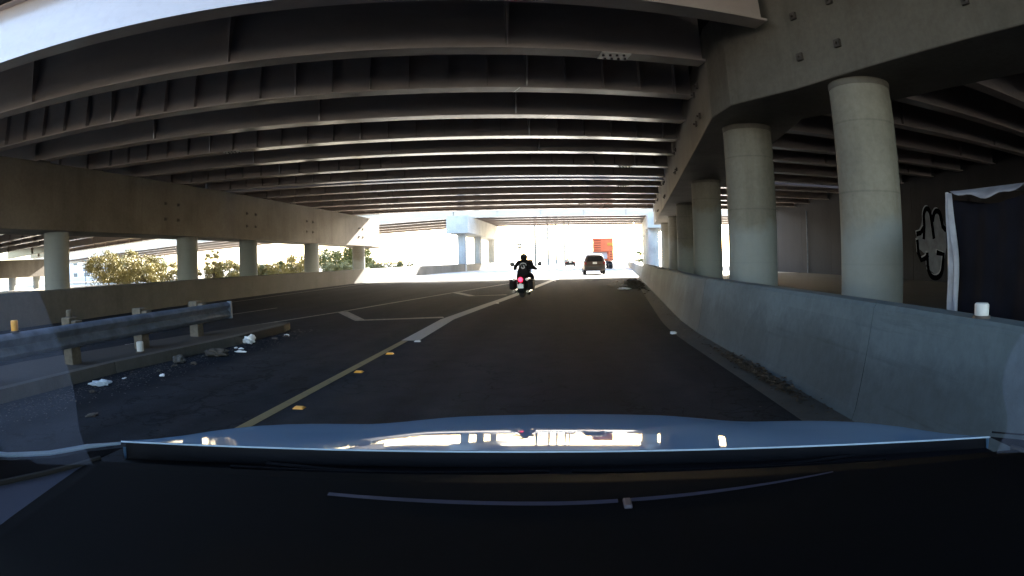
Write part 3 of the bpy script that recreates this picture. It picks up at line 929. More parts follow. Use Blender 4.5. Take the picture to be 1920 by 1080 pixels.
# leaf litter in the gutter and grit along the kerb
def scatter(name, n, fx, size, mat, label, cat):
    m = MB()
    for i in range(n):
        x, y, z = fx(i); a = rng.uniform(0, 6.28); s = rng.uniform(*size)
        c, d = math.cos(a) * s, math.sin(a) * s
        t = rng.uniform(-0.5, 0.5) * s
        m.add([(x - c, y - d, z), (x + d * 0.4, y - c * 0.4, z + abs(t)), (x + c, y + d, z + 0.002), (x - d * 0.4, y + c * 0.4, z + abs(t) * 0.6)], [(0, 1, 2, 3)])
    o = m.build(name, mat, None, fix=False)
    return tag(o, label, cat, kind='stuff')


scatter('leaf_litter', 900, lambda i: (2.18 + abs(rng.normal(0, 0.10)) + 0.02, 6.6 + rng.normal(0, 0.75), 0.010 + rng.uniform(0, 0.05)), (0.012, 0.05), MAT['leaf_litter'], 'brown leaf litter in the gutter under the right barrier', 'leaf litter')
scatter('leaf_litter', 900, lambda i: (lambda y: (2.30 + shift(y) - abs(rng.normal(0, 0.45)), y, 0.010 + rng.uniform(0, 0.05)))(30 + rng.normal(0, 3.0)), (0.03, 0.12), MAT['leaf_litter'], 'dry brown leaves drifted at the far end of the right barrier', 'leaf litter')
scatter('grit', 2600, lambda i: (-5.45 + rng.normal(0, 0.30), rng.uniform(2.5, 11.5), 0.006), (0.005, 0.024), MAT['grit'], 'loose grit along the island kerb', 'grit')
scatter('grit', 1200, lambda i: (lambda y: (2.32 + shift(y) + rng.normal(0, 0.12), y, 0.011))(rng.uniform(4, 36)), (0.006, 0.03), MAT['leaf_litter'], 'loose leaf crumbs along the right gutter', 'grit')

# ------------------------------------------------------------------ tarpaulin shelter behind the barrier
ts = empty('tarp_shelter', (5.6, 4.2, 0), 0, 'dark tarpaulin shelter with a pale edge flap behind the right barrier', 'shelter')
for x, y, zt_ in ((4.62, 5.66, 2.10), (4.62, 2.2, 2.0), (6.9, 5.66, 2.0), (6.9, 2.2, 1.9)):
    MB().tube([(x, y, -0.05), (x, y, zt_)], 0.025, 8).build('pole', MAT['pole'], ts)
def cloth(name, fn, nu, nv, mat, parent):
    m = MB()
    for j in range(nv + 1):
        for i in range(nu + 1):
            m.v.append(tuple(fn(i / nu, j / nv)))
    for j in range(nv):
        for i in range(nu):
            a = j * (nu + 1) + i
            m.f.append((a, a + 1, a + nu + 2, a + nu + 1))
    o = m.build(name, mat, parent, smooth=True, fix=False)
    md = o.modifiers.new('thick', 'SOLIDIFY'); md.thickness = 0.004
    return o
wv = lambda y, z: 0.03 * math.sin(y * 7 + z * 1.3) * (1.1 - z / 2.1) + 0.018 * math.sin(y * 17 + z * 2)
cloth('side_tarp', lambda u, v: (4.60 + wv(5.6 - 3.5 * u, 2.0 * v), 5.60 - 3.5 * u, 0.02 + v * (1.99 - 0.10 * math.sin(math.pi * min(1, u * 2.2)))), 40, 14, MAT['tarp_dark'], ts)
cloth('end_tarp', lambda u, v: (4.64 + 2.3 * u, 5.70 + 0.04 * math.sin(u * 19 + v * 2), 0.02 + v * 2.0), 20, 8, MAT['tarp_dark'], ts)
cloth('edge_flap', lambda u, v: (4.56 - 0.03 * math.sin(u * 9 + v * 3), 5.60 - (0.10 + 0.13 * (1 - v)) * u + 0.02 * math.sin(v * 9), 0.45 + v * 1.63), 8, 20, MAT['tarp_pale'], ts)
def roof_edge(u, v):
    y = 5.45 - 3.4 * u
    sag = 0.10 * math.sin(math.pi * min(1, u * 2.4)) + 0.02 * math.sin(u * 40)
    return (4.50 + 2.6 * v, y, 2.09 - 0.06 * u + 0.10 * math.sin(v * 3) - sag * max(0, (1 - v * 12)))
cloth('roof_tarp', roof_edge, 40, 24, MAT['tarp_pale'], ts)

# ------------------------------------------------------------------ trees
def tree(name, loc, h, rx, n, mat, label, grp, trunk_h=0.8, dens=1.0, seed=0, leaf=0.16):
    rr = np.random.default_rng(seed)
    t = empty(name, loc, 0, label, 'tree' if 'tree' in name else 'shrub', grp)
    tr = MB()
    tr.tube([(0, 0, -0.1), (0.05, 0, trunk_h * 0.5), (0, 0.05, trunk_h)], [0.16 * h / 4, 0.12 * h / 4, 0.10 * h / 4], 8)
    clumps = []
    for i in range(n):
        a = rr.uniform(0, 6.28); r = math.sqrt(rr.uniform(0.02, 1)) * rx * 0.85
        z = trunk_h + (h - trunk_h) * rr.uniform(0.02, 0.95) * (1 - 0.45 * (r / rx) ** 2)
        c = np.array([r * math.cos(a), r * math.sin(a), z])
        clumps.append((c, rr.uniform(0.35, 0.8) * rx * 0.30))
        if i % 2 == 0: tr.tube([(0, 0, trunk_h * 0.8), tuple(c * [0.5, 0.5, 0.62]), tuple(c)], [0.05 * h / 4, 0.03 * h / 4, 0.012], 5)
    tr.build('trunk', MAT['bark'], t, smooth=True, local=True)
    P = []
    for c, s in clumps:
        k = int(130 * dens)
        d = rr.normal(0, 1, (k, 3)); d /= np.linalg.norm(d, axis=1)[:, None]
        P.append(c + d * s * rr.uniform(0.35, 1.15, (k, 1)) * [1, 1, 0.8])
    P = np.concatenate(P); k = len(P)
    a = rr.normal(0, 1, (k, 3)); a /= np.linalg.norm(a, axis=1)[:, None]
    b = np.cross(a, rr.normal(0, 1, (k, 3))); b /= np.linalg.norm(b, axis=1)[:, None]
    s = rr.uniform(0.5, 1.2, (k, 1)) * leaf
    V = np.stack([P - a * s, P + b * s * 0.45, P + a * s, P - b * s * 0.45], 1).reshape(-1, 3)
    me = bpy.data.meshes.new('crown')
    me.from_pydata(V.tolist(), [], [(4 * i, 4 * i + 1, 4 * i + 2, 4 * i + 3) for i in range(k)])
    me.materials.append(mat)
    link('crown', me, t, local=True)
    return t


G_ = 'trees and shrubs beyond the left columns'
tree('oak_tree', (-57.5, 60, -0.06), 4.7, 5.2, 70, MAT['leaf_y'], 'large bushy yellow green tree in the leftmost wide opening', G_, 0.35, 1.7, 1)
tree('oak_tree', (-49.8, 58, -0.06), 3.2, 4.6, 60, MAT['leaf_y'], 'smaller pale tree right of the large one in the leftmost wide opening', G_, 0.25, 1.5, 2)
tree('oak_tree', (-66.5, 72, -0.06), 3.6, 3.8, 40, MAT['leaf'], 'darker green tree left behind the large bushy tree', G_, 0.4, 1.3, 3)
tree('leafy_shrub', (-44.5, 60, -0.06), 2.0, 2.2, 26, MAT['leaf_y'], 'low pale shrub at the right edge of the leftmost wide opening', G_, 0.15, 1.2, 13)
tree('sapling_tree', (-40.8, 61, -0.06), 4.3, 1.5, 26, MAT['leaf_y'], 'thin sparse tree seen between the second and third left columns', G_, 0.5, 0.45, 4)
tree('leafy_shrub', (-40.0, 62, -0.06), 2.4, 3.0, 36, MAT['leaf_y'], 'broad pale shrub at the foot of the thin tree', G_, 0.15, 1.3, 14)
tree('leafy_shrub', (-36.0, 62, -0.06), 1.9, 3.2, 32, MAT['leaf_y'], 'low pale shrub right of the thin tree between the left columns', G_, 0.15, 1.2, 5)
tree('leafy_shrub', (-34.0, 64, -0.06), 2.2, 3.0, 32, MAT['leaf'], 'grey green shrub left in the third left opening', G_, 0.15, 1.2, 6)
tree('leafy_shrub', (-29.6, 61, -0.06), 2.7, 3.4, 40, MAT['leaf_y'], 'olive shrub at the right of the third left opening', G_, 0.15, 1.3, 7)
tree('oak_tree', (-40.0, 106, -0.06), 5.0, 7.0, 60, MAT['leaf'], 'dark green tree in the opening before the last left column', G_, 0.5, 1.5, 8, 0.25)
tree('leafy_shrub', (-26.8, 70, -0.06), 1.9, 3.0, 34, MAT['leaf_y'], 'bright yellow green shrub beside the last left column', G_, 0.15, 1.3, 9)
tree('leafy_shrub', (-24.3, 84, -0.06), 1.9, 3.8, 32, MAT['leaf_y'], 'faint low shrub right of the last left column above the wall', G_, 0.15, 1.2, 10)
tree('oak_tree', (-150, 175, -0.06), 8, 9, 50, MAT['leaf'], 'far tree beyond the leftmost wide opening', G_, 1, 1, 11, 0.4)
tree('leafy_shrub', (15.5, 108, -0.06), 3.2, 1.6, 20, MAT['leaf'], 'small bush beside the far end of the right barrier', G_, 0.5, 0.8, 12)

# ------------------------------------------------------------------ far buildings, poles, sign
def building(loc, w, d, h, mat, label, rows, cols, roof_over=0.3):
    b = empty('pale_building', loc, 0, label, 'building')
    MB().box((0, 0, h / 2), (w, d, h)).build('wall', mat, b, local=True)
    MB().box((0, 0, h + 0.15), (w + roof_over * 2, d + roof_over * 2, 0.3)).build('roof', MAT['roof'], b, local=True)
    for r in range(rows):
        for c in range(cols):
            x = -w / 2 + w * (c + 0.5) / cols; z = h * (r + 0.55) / rows
            f = MB().box((x, -d / 2 - 0.03, z), (w / cols * 0.45, 0.08, h / rows * 0.42)).build('window', MAT['truck_white'], b, local=True)
            MB().box((x, -d / 2 - 0.06, z), (w / cols * 0.38, 0.06, h / rows * 0.34)).build('pane', MAT['win'], f, local=True)
    return b


building((-118, 116, -0.06), 24, 12, 6.0, MAT['bldg'], 'pale lavender building at the far left behind the trees', 2, 5)
building((-96, 108, -0.06), 9, 9, 4.0, MAT['bldg_b'], 'small pale blue building beside the big tree at far left', 1, 3)
GP = 'tall poles far ahead'
for px_, dist, hh, lab in ((1004, 120, 12, 'leftmost tall pole behind the motorcyclist'), (1028, 135, 12.5, 'second tall pole from the left above the far car'), (1043, 150, 13, 'middle tall pole of the row above the far car'),
                           (1059, 165, 14, 'fourth tall pole from the left above the far car'), (1067, 180, 15, 'rightmost tall pole above the far car')):
    x = (px_ - 1047.8) / 1113 * dist
    p = empty('utility_pole', (x, dist, -0.06), 0, lab, 'pole', GP)
    MB().tube([(0, 0, 0), (0, 0, hh * 0.5), (0, 0, hh)], [0.32, 0.27, 0.2], 10).build('shaft', MAT['pole_grey'], p, smooth=True, local=True)
    MB().box((0, 0, hh - 0.8), (2.4, 0.14, 0.16)).build('crossarm', MAT['pole_grey'], p, local=True)
cb = MB()
cb.tube([((1004 - 1047.8) / 1113 * 120, 119.6, 6.0), ((1028 - 1047.8) / 1113 * 135, 134.6, 6.3), ((1043 - 1047.8) / 1113 * 150, 149.6, 6.9)], 0.07, 6)
tag(cb.build('overhead_cable', MAT['pole_grey']), 'overhead cable strung between the tall poles far ahead', 'cable')
sg = empty('road_sign', (-7.4, 112, -0.06), 0, 'small dark square road sign far ahead left of the poles', 'sign')
MB().tube([(0, 0.06, 0), (0, 0.06, 4.6)], 0.06, 8).build('post', MAT['pole_grey'], sg, local=True)
MB().box((0, 0, 4.1), (0.95, 0.05, 0.95)).build('panel', MAT['sign_dark'], sg, local=True)
MB().box((0, -0.035, 4.1), (0.42, 0.02, 0.42)).build('symbol', MAT['plate'], sg, local=True)
lpst = empty('street_lamp', (-71, 66, -0.06), 0, 'slim street lamp beside the pale building at far left', 'lamp')
MB().tube([(0, 0, 0), (0, 0, 3.6)], [0.09, 0.06], 8).build('post', MAT['pole_grey'], lpst, local=True)
MB().tube([(0, 0, 3.55), (0.5, 0, 3.8), (1.0, 0, 3.75)], 0.05, 6).build('arm', MAT['pole_grey'], lpst, local=True)
MB().box((-0.0, 0, 3.75), (0.7, 0.25, 0.14)).build('lamp_head', MAT['pole_grey'], lpst, local=True)

# ------------------------------------------------------------------ vehicles ahead
def wheel(parent, x, y, r, w, n=24):
    t = MB().lathe([(r * 0.72, -w / 2), (r * 0.93, -w / 2), (r, -w * 0.33), (r, w * 0.33), (r * 0.93, w / 2), (r * 0.72, w / 2)], (x, y, r), axis='X', n=n).build('wheel', MAT['black'], parent, smooth=True, local=True)
    s = 1 if x > 0 else -1
    MB().lathe([(r * 0.66, s * w * 0.30), (r * 0.70, s * w * 0.50), (r * 0.25, s * w * 0.52), (r * 0.08, s * w * 0.55)], (x, y, r), axis='X', n=16).build('rim', MAT['galv'], t, smooth=True, local=True)
    return t


def car(name, loc, rz, st, W, paint, label, wheel_r, wheel_y, grp=None):
    """st: stations (y, z_low, z_belt, z_top, half width, half width at top); y to the front"""
    c = empty(name, loc, rz, label, 'car', grp)
    rings = []
    for y, zl, zbelt, ztop, w, wt in st:
        half = [(w * 0.80, zl), (w * 0.97, zl + 0.10), (w, zl + (zbelt - zl) * 0.55), (w * 0.975, zbelt), (wt + (w - wt) * 0.08, ztop - 0.09), (wt * 0.90, ztop - 0.015), (wt * 0.5, ztop)]
        rings.append([(x, y, z) for x, z in half] + [(-x, y, z) for x, z in reversed(half)])
    MB().loft(rings).build('body', paint, c, smooth=True, local=True, bevel=0.02)
    return c, rings


# SUV (rear towards the camera)
SUVS = [(-2.28, 0.42, 0.95, 1.00, 0.86, 0.80), (-2.22, 0.36, 1.02, 1.12, 0.92, 0.84), (-1.98, 0.33, 1.08, 1.60, 0.93, 0.70), (-1.70, 0.32, 1.10, 1.74, 0.94, 0.68), (-0.5, 0.30, 1.08, 1.78, 0.94, 0.68), (0.45, 0.30, 1.06, 1.74, 0.94, 0.67),
        (1.15, 0.30, 1.04, 1.10, 0.93, 0.78), (1.9, 0.32, 0.96, 1.02, 0.90, 0.76), (2.25, 0.40, 0.80, 0.86, 0.80, 0.68)]
suv, _ = car('parked_suv', (3.05, 52.5, 0.0), 0, SUVS, 1.88, MAT['suv_paint'], 'dark bronze sport utility vehicle driving ahead in the sunlight', 0.36, 1.4)
suv.name = 'utility_vehicle'; WM[suv.name] = WM['parked_suv']
MB().add([(-0.66, -2.225, 1.12), (0.66, -2.225, 1.12), (0.56, -2.00, 1.56), (-0.56, -2.00, 1.56)], [(0, 1, 2, 3)]).build('rear_window', MAT['car_glass'], suv, local=True, fix=False)
for s in (-1, 1):
    MB().box((s * 0.80, -2.245, 0.98), (0.18, 0.10, 0.26), rz=s * 0.25).build('tail_light', MAT['red_lens'], suv, local=True, bevel=0.02)
    MB().add([(s * 0.932, -1.7, 1.12), (s * 0.932, 0.75, 1.10), (s * 0.74, 0.42, 1.63), (s * 0.74, -1.6, 1.63)], [(0, 1, 2, 3)]).build('side_window', MAT['car_glass'], suv, local=True, fix=False)
    MB().box((s * 1.03, 0.78, 1.12), (0.18, 0.10, 0.15)).build('wing_mirror', MAT['suv_paint'], suv, local=True, bevel=0.03)
    for y in (-1.40, 1.42): wheel(suv, s * 0.82, y, 0.36, 0.24)
MB().box((0, -2.29, 0.56), (1.72, 0.20, 0.24)).build('rear_bumper', MAT['trim'], suv, local=True, bevel=0.04)
MB().box((0, -2.31, 0.99), (0.36, 0.03, 0.17)).build('number_plate', MAT['plate'], suv, local=True)
MB().box((0, -2.25, 0.83), (1.55, 0.06, 0.05)).build('tailgate_seam', MAT['trim'], suv, local=True)

SEDS = [(-2.3, 0.40, 0.84, 0.90, 0.80, 0.70), (-2.2, 0.30, 0.92, 1.00, 0.88, 0.74), (-1.5, 0.28, 0.94, 1.04, 0.90, 0.72), (-0.85, 0.27, 0.95, 1.42, 0.91, 0.60), (0.2, 0.27, 0.94, 1.45, 0.91, 0.60), (0.95, 0.27, 0.92, 1.02, 0.90, 0.72),
        (1.9, 0.30, 0.82, 0.88, 0.87, 0.70), (2.25, 0.36, 0.66, 0.72, 0.76, 0.62)]
sed, _ = car('sedan_car', (1.95, 104, 0.0), 0, SEDS, 1.82, MAT['sedan_paint'], 'small dark grey car far ahead left of the utility vehicle', 0.33, 1.4)
MB().add([(-0.62, -1.46, 1.06), (0.62, -1.46, 1.06), (0.50, -0.92, 1.38), (-0.50, -0.92, 1.38)], [(0, 1, 2, 3)]).build('rear_window', MAT['dark_glass'], sed, local=True, fix=False)
for s in (-1, 1):
    MB().box((s * 0.68, -2.27, 0.80), (0.30, 0.08, 0.14)).build('tail_light', MAT['red_lens'], sed, local=True)
    for y in (-1.40, 1.42): wheel(sed, s * 0.80, y, 0.33, 0.22, 16)
MB().box((0, -2.33, 0.80), (0.40, 0.03, 0.16)).build('number_plate', MAT['plate'], sed, local=True)

# orange truck
tk = empty('box_truck', (5.75, 76.0, 0), 0, 'orange truck with a tall slatted body ahead of the utility vehicle', 'truck')
MB().box((0, 2.4, 3.10), (2.60, 4.8, 1.75)).build('load_body', MAT['orange'], tk, local=True, bevel=0.04)
for k in range(5):
    MB().box((-0.75, -0.03, 2.45 + k * 0.3), (0.85, 0.10, 0.07)).build('slat', MAT['red_lens'], tk, local=True)
for k in range(4):
    MB().box((1.05, -0.03, 1.25 + k * 0.32), (0.42, 0.10, 0.07)).build('slat', MAT['red_lens'], tk, local=True)
for x in (-1.25, -0.1, 1.25):
    MB().box((x, -0.04, 3.1), (0.10, 0.12, 1.72)).build('upright', MAT['orange'], tk, local=True)
MB().box((0, -0.05, 3.94), (2.66, 0.14, 0.12)).build('top_rail', MAT['orange'], tk, local=True)
MB().box((0.85, -0.06, 3.18), (0.62, 0.10, 0.36)).build('warning_panel', MAT['marker_amber'], tk, local=True)
MB().box((0.98, 0.6, 1.62), (0.62, 1.2, 1.2)).build('side_box', MAT['orange'], tk, local=True, bevel=0.03)
MB().box((-0.4, 2.6, 1.75), (1.9, 4.2, 0.9)).build('lower_body', MAT['truck_white'], tk, local=True, bevel=0.03)
MB().box((0, 2.8, 0.95), (1.0, 7.4, 0.25)).build('chassis', MAT['trim'], tk, local=True)
MB().box((0, 6.1, 1.9), (2.4, 2.0, 2.2)).build('cab', MAT['orange'], tk, local=True, bevel=0.15)
MB().box((0, 0.1, 0.62), (2.3, 0.12, 0.14)).build('rear_bumper', MAT['trim'], tk, local=True)
for s in (-1, 1):
    MB().box((s * 1.0, 0.35, 0.45), (0.55, 0.03, 0.62)).build('mud_flap', MAT['black'], tk, local=True)
    for y in (1.2, 2.4, 6.0): wheel(tk, s * 1.0, y, 0.5, 0.42)

# ------------------------------------------------------------------ motorcycle and rider
mc = empty('cruiser_motorcycle', (-1.36, 20.9, 0.0), -0.10, 'black cruiser motorcycle with panniers and lit red tail light', 'motorcycle')
tyre = MB().lathe([(0.20, -0.085), (0.28, -0.09), (0.315, -0.06), (0.325, 0), (0.315, 0.06), (0.28, 0.09), (0.20, 0.085)], (0, 0.33, 0.325), axis='X', n=28).build('rear_wheel', MAT['black'], mc, smooth=True, local=True)
MB().lathe([(0.20, -0.06), (0.05, -0.08), (0.05, 0.08), (0.20, 0.06)], (0, 0.33, 0.325), axis='X', n=16).build('rim', MAT['chrome'], tyre, smooth=True, local=True)
ft = MB().lathe([(0.20, -0.06), (0.29, -0.065), (0.325, 0), (0.29, 0.065), (0.20, 0.06)], (0, 1.97, 0.325), axis='X', n=28).build('front_wheel', MAT['black'], mc, smooth=True, local=True)
MB().lathe([(0.20, -0.04), (0.05, -0.06), (0.05, 0.06), (0.20, 0.04)], (0, 1.97, 0.325), axis='X', n=16).build('rim', MAT['chrome'], ft, smooth=True, local=True)
fr = [[(x, 0.33 + 0.38 * math.sin(a) * -1, 0.33 + 0.40 * math.cos(a)) for x in (-0.115, -0.09, 0, 0.09, 0.115)] for a in [math.radians(d) for d in (110, 85, 60, 35, 10, -20, -50)]]
for r_ in fr:
    r_[0] = (r_[0][0], r_[0][1] + 0.0, r_[0][2] - 0.05); r_[4] = (r_[4][0], r_[4][1], r_[4][2] - 0.05)
fo = MB().loft(fr, closed_ring=False).build('rear_fender', MAT['gloss_black'], mc, smooth=True, local=True)
fo.modifiers.new('thick', 'SOLIDIFY').thickness = 0.012
for s in (-1, 1):
    bx_ = MB().box((s * 0.33, 0.30, 0.46), (0.20, 0.56, 0.32)).build('pannier', MAT['leather'], mc, local=True, bevel=0.07)
    MB().box((s * 0.33, 0.30, 0.63), (0.21, 0.58, 0.05)).build('pannier_lid', MAT['leather'], bx_, local=True, bevel=0.02)
    MB().tube([(s * 0.20, 1.3, 0.30), (s * 0.26, 0.6, 0.24), (s * 0.26, -0.12, 0.24)], [0.04, 0.045, 0.05], 12).build('exhaust', MAT['chrome'], mc, smooth=True, local=True)
    MB().tube([(s * 0.08, -0.05, 0.67), (s * 0.21, -0.07, 0.67)], 0.014, 8).build('signal_stalk', MAT['chrome'], mc, local=True)
    MB().lathe([(0.02, -0.05), (0.05, -0.045), (0.055, 0.0), (0.04, 0.05)], (s * 0.235, -0.07, 0.67), axis='Y', n=14).build('turn_signal', MAT['signal'], mc, smooth=True, local=True)
    MB().tube([(s * 0.10, 1.70, 0.95), (s * 0.09, 1.97, 0.325)], 0.03, 8).build('fork', MAT['chrome'], mc, smooth=True, local=True)
    MB().tube([(s * 0.38, 1.28, 1.08), (s * 0.46, 1.32, 1.20), (s * 0.50, 1.30, 1.24)], 0.009, 6).build('mirror_stalk', MAT['gloss_black'], mc, local=True)
    mr = MB().lathe([(0.06, -0.02), (0.085, 0.0), (0.08, 0.02), (0.04, 0.04)], (s * 0.52, 1.29, 1.20), axis='Y', n=14).build('mirror', MAT['gloss_black'], mc, smooth=True, local=True)
MB().lathe([(0.03, -0.03), (0.075, -0.02), (0.085, 0.02), (0.06, 0.06)], (0, -0.07, 0.66), axis='Y', n=18).build('tail_light', MAT['red_lamp'], mc, smooth=True, local=True)
MB().box((0, -0.055, 0.43), (0.20, 0.012, 0.13)).build('number_plate', MAT['plate'], mc, local=True)
MB().box((0, -0.02, 0.52), (0.10, 0.08, 0.05)).build('plate_bracket', MAT['chrome'], mc, local=True)
MB().box((0, 0.55, 0.74), (0.34, 0.62, 0.13)).build('seat', MAT['leather'], mc, local=True, bevel=0.05)
MB().lathe([(0.04, -0.32), (0.15, -0.2), (0.185, 0.05), (0.15, 0.28), (0.05, 0.36)], (0, 1.15, 0.84), axis='Y', n=20).build('fuel_tank', MAT['gloss_black'], mc, smooth=True, local=True)
MB().box((0, 1.0, 0.42), (0.34, 0.55, 0.42)).build('engine', MAT['chrome'], mc, local=True, bevel=0.06)
MB().tube([(-0.40, 1.22, 1.02), (-0.30, 1.38, 1.05), (-0.10, 1.56, 0.98), (0.10, 1.56, 0.98), (0.30, 1.38, 1.05), (0.40, 1.22, 1.02)], 0.016, 8).build('handlebar', MAT['chrome'], mc, smooth=True, local=True)
ws = MB().loft([[(0.27 * math.sin(a) * (1 - 0.25 * v), 1.72 - 0.10 * math.cos(a) * 0 + 0.10 * math.cos(a) - 0.14 * v, 1.0 + 0.36 * v) for a in [math.radians(d) for d in (-80, -40, 0, 40, 80)]] for v in (0, 0.5, 1)], closed_ring=False).build('windscreen', MAT['car_glass'], mc, smooth=True, local=True, fix=False)
MB().lathe([(0.05, -0.10), (0.10, -0.04), (0.105, 0.08)], (0, 1.74, 0.93), axis='Y', n=16).build('headlamp', MAT['chrome'], mc, smooth=True, local=True)
MB().tube([(-0.05, 0.95, 0.35), (0.02, 0.95, 0.2)], 0.02, 6).build('kickstand', MAT['chrome'], mc, local=True)


def skinned(name, verts, edges, mat, parent, root, sub=2):
    me = bpy.data.meshes.new(name)
    me.from_pydata([v[:3] for v in verts], edges, [])
    o = link(name, me, parent, local=True)
    me.materials.append(mat)
    sk = o.modifiers.new('skin', 'SKIN'); sk.use_smooth_shade = True
    layer = me.skin_vertices[0] if me.skin_vertices else None
    if layer is None:
        bm = bmesh.new(); bm.from_mesh(me); bm.verts.layers.skin.verify(); bm.to_mesh(me); bm.free(); layer = me.skin_vertices[0]
    for i, v in enumerate(verts):
        r = v[3]
        layer.data[i].radius = r if isinstance(r, tuple) else (r, r)
        layer.data[i].use_root = (i == root)
    sd_ = o.modifiers.new('sub', 'SUBSURF'); sd_.levels = sub; sd_.render_levels = sub
    return o


rd = empty('person', (-1.36, 20.9, 0.0), -0.10, 'person in a black jacket with pale back emblem and dark helmet riding the motorcycle', 'person')
# x, y, z, radius : pelvis(0) spine chest neck head, arms, legs
RV = [(0, 0.62, 0.86, (0.19, 0.15)), (0, 0.64, 1.02, (0.185, 0.14)), (0, 0.70, 1.18, (0.20, 0.14)), (0, 0.74, 1.29, (0.15, 0.11)), (0, 0.77, 1.36, 0.065), (0, 0.79, 1.45, 0.10),
      (-0.19, 0.73, 1.26, 0.085), (-0.335, 0.80, 1.08, 0.070), (-0.40, 1.02, 1.03, 0.052), (-0.405, 1.18, 1.04, 0.042),
      (0.19, 0.73, 1.26, 0.085), (0.335, 0.80, 1.08, 0.070), (0.40, 1.02, 1.03, 0.052), (0.405, 1.18, 1.04, 0.042),
      (-0.14, 0.72, 0.82, 0.12), (-0.27, 1.08, 0.76, 0.088), (-0.25, 1.10, 0.52, 0.066), (-0.24, 1.16, 0.30, 0.05), (-0.25, 1.32, 0.27, 0.042),
      (0.14, 0.72, 0.82, 0.12), (0.27, 1.08, 0.76, 0.088), (0.25, 1.10, 0.52, 0.066), (0.24, 1.16, 0.30, 0.05), (0.25, 1.32, 0.27, 0.042)]
RE = [(0, 1), (1, 2), (2, 3), (3, 4), (4, 5), (3, 6), (6, 7), (7, 8), (8, 9), (3, 10), (10, 11), (11, 12), (12, 13), (0, 14), (14, 15), (15, 16), (16, 17), (17, 18), (0, 19), (19, 20), (20, 21), (21, 22), (22, 23)]
body = skinned('body', RV, RE, MAT['leather'], rd, 0)
hm = MB().lathe([(0.02, -0.135), (0.10, -0.125), (0.130, -0.06), (0.138, 0.0), (0.125, 0.06), (0.085, 0.108), (0.02, 0.130)], (0, 0.80, 1.455), n=24).build('helmet', MAT['leather'], rd, smooth=True, local=True)
MB().lathe([(0.1375, 0.042), (0.134, 0.060)], (0, 0.80, 1.455), n=24).build('helmet_band', MAT['galv'], hm, smooth=True, local=True)
MB().box((0, 0.915, 1.43), (0.15, 0.04, 0.10)).build('face', MAT['skin'], rd, local=True, bevel=0.02)
# emblem on the back of the jacket: an arched rocker over a broad winged shape
em = MB()
def by(z): return 0.536 + (z - 1.02) * 0.12
arcp = [(0.15 * math.sin(math.radians(a)), 1.10 + 0.155 * math.cos(math.radians(a))) for a in range(-70, 71, 14)]
for (x0, z0), (x1, z1) in zip(arcp, arcp[1:]):
    em.add([(x0 * 0.78, by(z0), 1.10 + (z0 - 1.10) * 0.78), (x0, by(z0), z0), (x1, by(z1), z1), (x1 * 0.78, by(z1), 1.10 + (z1 - 1.10) * 0.78)], [(0, 1, 2, 3)])
pts = [(-0.03, 1.03), (0.03, 1.03), (0.07, 1.07), (0.06, 1.13), (0.03, 1.18), (-0.03, 1.18), (-0.06, 1.13), (-0.07, 1.07)]
em.add([(x, by(z) - 0.003, z) for x, z in pts], [tuple(range(8))])
eo = em.build('back_emblem', MAT['patch'], body, local=True, fix=False)
sw = eo.modifiers.new('wrap', 'SHRINKWRAP'); sw.target = body; sw.offset = 0.006; sw.wrap_method = 'PROJECT'; sw.use_project_y = True; sw.use_positive_direction = True; sw.use_negative_direction = True
for s in (-1, 1):          # gloved hands closed round the grips
    hv = [(s * 0.405, 1.17, 1.045, 0.034), (s * 0.40, 1.235, 1.05, 0.038)]
    he = [(0, 1)]
    for k, L in enumerate((0.9, 1.0, 0.95, 0.8)):
        x = s * (0.37 + 0.021 * k)
        i = len(hv)
        hv += [(x, 1.262, 1.052, 0.0105), (x, 1.262 + 0.025 * L, 1.030, 0.010), (x, 1.250 + 0.012 * L, 1.000, 0.009), (x, 1.228, 0.995, 0.008)]
        he += [(1, i), (i, i + 1), (i + 1, i + 2), (i + 2, i + 3)]
    i = len(hv)
    hv += [(s * 0.362, 1.215, 1.035, 0.012), (s * 0.350, 1.225, 1.005, 0.010)]
    he += [(1, i), (i, i + 1)]
    skinned('glove', hv, he, MAT['leather'], rd, 0, 1)
    MB().box((s * 0.25, 1.27, 0.25), (0.10, 0.28, 0.09)).build('boot', MAT['black'], rd, local=True, bevel=0.03)

# ------------------------------------------------------------------ own car: hood, cowl, wipers, dashboard, windscreen rim
oc = empty('own_car', (0, 0, 0), 0, 'silver blue car hood and black dashboard at the bottom of the view', 'car')
HW = 0.887
def rear_y(x): return 1.045 - 0.158 * (x / HW) ** 2
def hood_z(x, u):
    a = abs(x)
    z = 1.0 - 0.118 * u - 0.079 * u * u
    bulge = 0.0 if a < 0.30 else -0.011 * (0.5 - 0.5 * math.cos(math.pi * min(1, (a - 0.30) / 0.27)))
    fender = 0.0 if a < 0.56 else 0.013 * (0.5 - 0.5 * math.cos(math.pi * min(1, (a - 0.56) / 0.24)))
    edge = 0.0 if a < 0.78 else -1.6 * (a - 0.78) ** 2
    return z + (bulge + fender) * min(1, u / 0.35 + 0.05) - 0.008 * x + edge * min(1, u / 0.2)
m = MB(); nu, nx = 28, 60
for j in range(nu + 1):
    u = 1.35 * j / nu
    for i in range(nx + 1):
        x = -HW + 2 * HW * i / nx
        m.v.append((x, rear_y(x) + u * (1 - 0.15 * (x / HW) ** 2), hood_z(x, u)))
for j in range(nu):
    for i in range(nx):
        a = j * (nx + 1) + i
        m.f.append((a, a + 1, a + nx + 2, a + nx + 1))
hood = m.build('hood', MAT['hood'], oc, smooth=True, fix=False)
